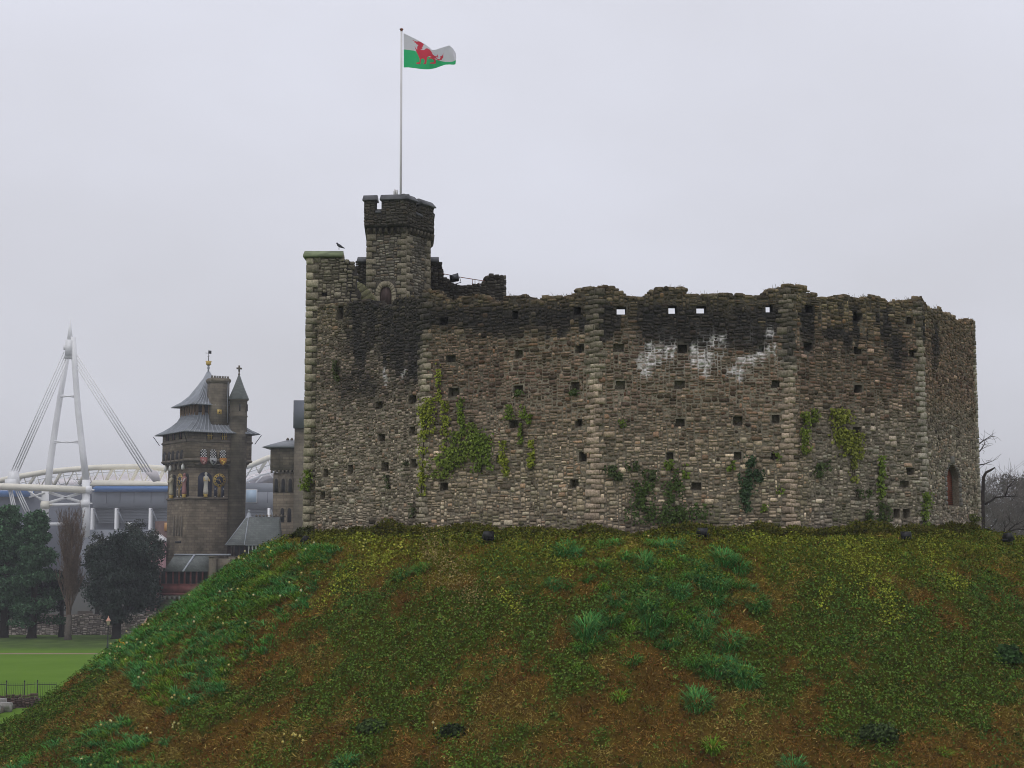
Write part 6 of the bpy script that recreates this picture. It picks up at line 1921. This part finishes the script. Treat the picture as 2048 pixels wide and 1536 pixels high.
# fins
for px_ in (185, 233, 301, 538):
    mb = MB(); x = sx(px_); mb.slab(x - .3, x + .3, SY - .6, SY + 3, 0, sz(1016)); fn = mb.build('fin', M_WSTEEL, stad)
    mb = MB(); mb.tube([(x + .5, SY - .3, sz(1018)), (x + 2.4, SY - .3, sz(1046))], .2, 5); mb.build('fin_stay', M_CLAD, fn)
mb = MB(); mb.slab(sx(150), sx(330), SY - 12, SY - 2, 0, sz(1060)); mb.build('concourse', M_CLAD, stad)
mb = MB()
for a_, b2 in ((100, 165), (277, 285)): mb.slab(sx(a_), sx(b2), SY - 13, SY - 12.1, sz(1052), sz(1046))
mb.build('parapet', M_WSTEEL, stad)
# roof truss
TC = [(-60, 966), (0, 951), (60, 941), (105, 936), (165, 931), (210, 929.5), (255, 929), (300, 932), (345, 936), (400, 941), (450, 938), (490, 925), (520, 912), (545, 905), (600, 892)]
TCp = [np.array([sx(a_), SY + 12, sz(b2)]) for a_, b2 in TC]
mb = MB(); mb.tube(TCp, .85, 8); tr_ = mb.build('truss_chord', M_CSTEEL, stad, True)
BCp = [np.array([sx(a_ - 14), SY + 14, sz(min(972, b2 + 34))]) for a_, b2 in TC]
mb = MB(); mb.tube(BCp, .3, 6); mb.build('lower_chord', M_WSTEEL, stad)
mb = MB()
tops = np.array(TCp); xx = np.linspace(tops[0, 0], tops[-1, 0], 26)
zt_ = np.interp(xx, tops[:, 0], tops[:, 2])
bots = np.array(BCp); zb2 = np.interp(xx, bots[:, 0], bots[:, 2])
for k in range(25):
    mb.tube([(xx[k], SY + 12, zt_[k]), (xx[k] - 2.8, SY + 13, zb2[k])], .5 if k % 2 == 0 else .2, 6)
    mb.tube([(xx[k], SY + 12.2, zt_[k]), (xx[k + 1] - 2.8, SY + 13, zb2[k + 1])], .14, 5)
mb.build('truss_brace', M_CSTEEL, stad)
mb = MB()
for k in range(60):
    t = random.uniform(-60, 600); zz_ = np.interp(sx(t), tops[:, 0], tops[:, 2]) - random.uniform(1, 3.5)
    mb.tube([(sx(t), SY + 25, zz_), (sx(t + random.uniform(-25, 25)), SY + 25 + random.uniform(-4, 4), zz_ + random.uniform(-2.2, 1.2))], random.uniform(.12, .25), 4)
for k in range(14):
    t = -40 + k * 45; zz_ = np.interp(sx(t), tops[:, 0], tops[:, 2]) - .9
    mb.tube([(sx(t), SY + 24, zz_ + .2), (sx(t + 45), SY + 24, np.interp(sx(t + 45), tops[:, 0], tops[:, 2]) - .7)], .2, 4); mb.tube([(sx(t), SY + 24, zz_), (sx(t + 22), SY + 24, zz_ - 3.6), (sx(t + 45), SY + 24, zz_)], .16, 4)
mb.build('roof_lattice', M_WSTEEL, stad)
mb = MB(); ns = len(TC)
mb.loft([[(p[0], SY + 30, p[2] - 1.2) for p in TCp] + [(p[0], SY + 28, p[2] - 4.6) for p in TCp[::-1]], [(p[0], SY + 75, p[2] - 1.0) for p in TCp] + [(p[0], SY + 75, p[2] - 4.6) for p in TCp[::-1]]])
mb.build('roof_panel', M_ROOFP, stad)

# the mast beside it
MY = 440.0
m_ = lambda a_, b2, d=0.0: at(a_, b2, MY + d)
ma = empty('stadium_mast', (m_(150, 1100)[0], MY, 0)); tag(ma, 'tall white A-shaped cable mast with a spike, left of the clock tower', 'mast')
mb = MB(); mb.tube([m_(141, 640), m_(140, 660), m_(140, 682)], [.04, .5, .95], 8); mb.build('spike', M_WSTEEL, ma)
mb = MB(); mb.box(m_(139, 696), (1.9, 2.0, 4.6)); mb.box(m_(133, 695), (1.3, 1.6, 1.4)); mb.box(m_(138, 711), (2.2, 1.6, 2.0)); mb.build('mast_head', M_WSTEEL, ma)
mb = MB(); mb.tube([m_(146, 675), m_(150, 740), m_(156, 820), m_(165, 900), m_(172, 960)], [.85, .85, .9, .98, 1.02], 10); mb.tube([m_(172, 960), m_(172, 1075)], 1.1, 10); mb.build('leg', M_WSTEEL, ma, True)
mb = MB(); mb.tube([m_(134, 715, 3), m_(121, 790, 3), m_(110, 860, 3), (m_(100, 930, 3)), m_(96, 970, 3)], [.75, .85, .92, 1.0, 1.02], 10); mb.tube([m_(91, 975, 3), m_(89, 1080, 3)], 1.1, 10); mb.build('leg', M_WSTEEL, ma, True)
for y_, xa, xb, dy in ((791, 121, 151, 1), (882, 109, 158, 2)):
    mb = MB(); mb.tube([m_(xa, y_), m_((xa + xb) / 2, y_ + dy * 1.5), m_(xb, y_)], .22, 5); mb.tube([m_(xa, y_ + 4), m_((xa + xb) / 2, y_ + 1), m_(xb, y_ + 4)], .18, 5); mb.build('cross_bar', M_WSTEEL, ma)
for y_, x_ in ((980, 174), (1007, 170), (1010, 90)):
    mb = MB(); c_ = m_(x_, y_, -.5); mb.tube([c_ + [-1.0, 0, 0], c_ + [1.2, 0, 0]], 1.15, 12); mb.tube([c_ + [1.2, 0, 0], c_ + [2.1, 0, 0]], .25, 6); mb.build('joint', M_WSTEEL if x_ > 100 else M_CSTEEL, ma)
mb = MB(); mb.tube([m_(-80, 966, -1), m_(0, 973, -1), m_(90, 976, -1), m_(172, 980, -1)], 1.0, 10); mb.build('spar', M_CSTEEL, ma, True)
for pts, r_ in (([m_(92, 1007), m_(165, 985)], .42), ([m_(98, 985), m_(165, 1005)], .42), ([m_(92, 1010), m_(168, 1008)], .45), ([m_(55, 980, 2), m_(90, 1005, 2)], .3), ([m_(75, 955, 4), m_(62, 990, 4), m_(92, 1000, 4)], .3), ([m_(58, 995, 2), m_(90, 985, 2)], .25)):
    mb = MB(); mb.tube(pts, r_, 7); mb.build('brace', M_WSTEEL, ma)
for k in range(4):
    mb = MB(); mb.tube([m_(152 - k * .5, 706 + k * 8), m_(304 - k * 6, 944)], .2, 5); mb.build('cable', M_WSTEEL, ma)
    mb = MB(); mb.tube([m_(128 + k * 1.5, 703 + k * 8), m_(22 + k * 5, 944)], .19, 5); mb.build('cable', M_WSTEEL, ma)
mb = MB(); c_ = m_(27, 957); mb.box(c_, (3.2, 2.5, 4.0), 0, None, .75); mb.box(m_(24, 967), (3.4, 2.5, 2.4)); mb.build('anchor_block', M_WSTEEL, ma)
for k in range(3):
    mb = MB(); mb.tube([m_(17 + k * 3, 978), m_(28 + k * 4, 1033)], .17, 5); mb.build('stay', M_WSTEEL, ma)
    mb = MB(); mb.tube([m_(30 + k * 4, 978), m_(51 + k * 5, 1026)], .17, 5); mb.build('stay', M_WSTEEL, ma)
mb = MB(); c_ = m_(300, 950, 6); mb.add([c_ + np.array(v) for v in ((-2.6, 0, 2.0), (-1.4, 0, 2.4), (2.2, 0, 1.0), (3.0, 0, -1.6), (1.0, 0, -2.0), (-2.6, .6, 2.0), (-1.4, .6, 2.4), (2.2, .6, 1.0), (3.0, .6, -1.6), (1.0, .6, -2.0))], [(0, 1, 2, 3, 4), (9, 8, 7, 6, 5)] + [(i, i + 5, (i + 1) % 5 + 5, (i + 1) % 5) for i in range(5)]); mb.build('cable_anchor', M_ROOFP, ma)

# small houses in front of the stadium
HY = 230.0
hx = lambda a_: at(a_, 1050, HY)[0]; hz = lambda b2: at(320, b2, HY)[2]
ho = empty('brown_house', (hx(320), HY + 3, 0)); tag(ho, 'plain dark brown building with one orange window beside the clock tower', 'building')
mb = MB(); mb.slab(hx(304), hx(340), HY + 2, HY + 8, 0, hz(1042)); mb.build('wall', M_BROWN, ho)
mb = MB(); mb.slab(hx(323), hx(331), HY + 1.9, HY + 2, hz(1062), hz(1045)); mb.build('window', mat_plain('orange_glass', (0.5, 0.27, 0.1), .4), ho)
hp = empty('pink_house', (hx(320), HY - 3, 0)); tag(hp, 'small pink gabled house between the evergreen tree and clock tower', 'house')
mb = MB(); g0, g1, gmid = hx(312), hx(331), hx(320)
mb.loft([[(g0, y, 0), (g1, y, 0), (g1, y, hz(1083)), (gmid, y, hz(1073)), (g0, y, hz(1083))] for y in (HY - 5, HY + 1)]); mb.build('wall', M_PINK, hp)
mb = MB()
for (xa, za2), (xb, zb3) in (((gmid, hz(1071.5)), (g1 + .3, hz(1083))), ((gmid, hz(1071.5)), (hx(298), hz(1082)))):
    mb.loft([[(xa, y, za2), (xb, y, zb3), (xb, y, zb3 + .2), (xa, y, za2 + .2)] for y in (HY - 5.4, HY + 1.2)])
mb.build('roof', M_WHITE, hp)
mb = MB(); mb.slab(hx(323), hx(326), HY - 5.1, HY - 5, hz(1096), hz(1090)); mb.build('window', M_GLASS, hp)

# ------------------------------------------------------------------ damp air
HAZE = 0.00045
if HAZE:
    mb = MB(); mb.slab(-2600, 2600, -2600, 2600, -1.6, 84)
    m, n, l, b = mat_base('damp_air')
    n.remove(b)
    vol = n.new('ShaderNodeVolumePrincipled'); vol.inputs['Color'].default_value = (0.93, 0.95, 1.0, 1); vol.inputs['Density'].default_value = HAZE; vol.inputs['Anisotropy'].default_value = 0.0
    l.new(vol.outputs[0], n['Material Output'].inputs['Volume'])
    hzo = mb.build('haze', m)
    tag(hzo, 'thin damp haze in the air', 'haze', kind='stuff')
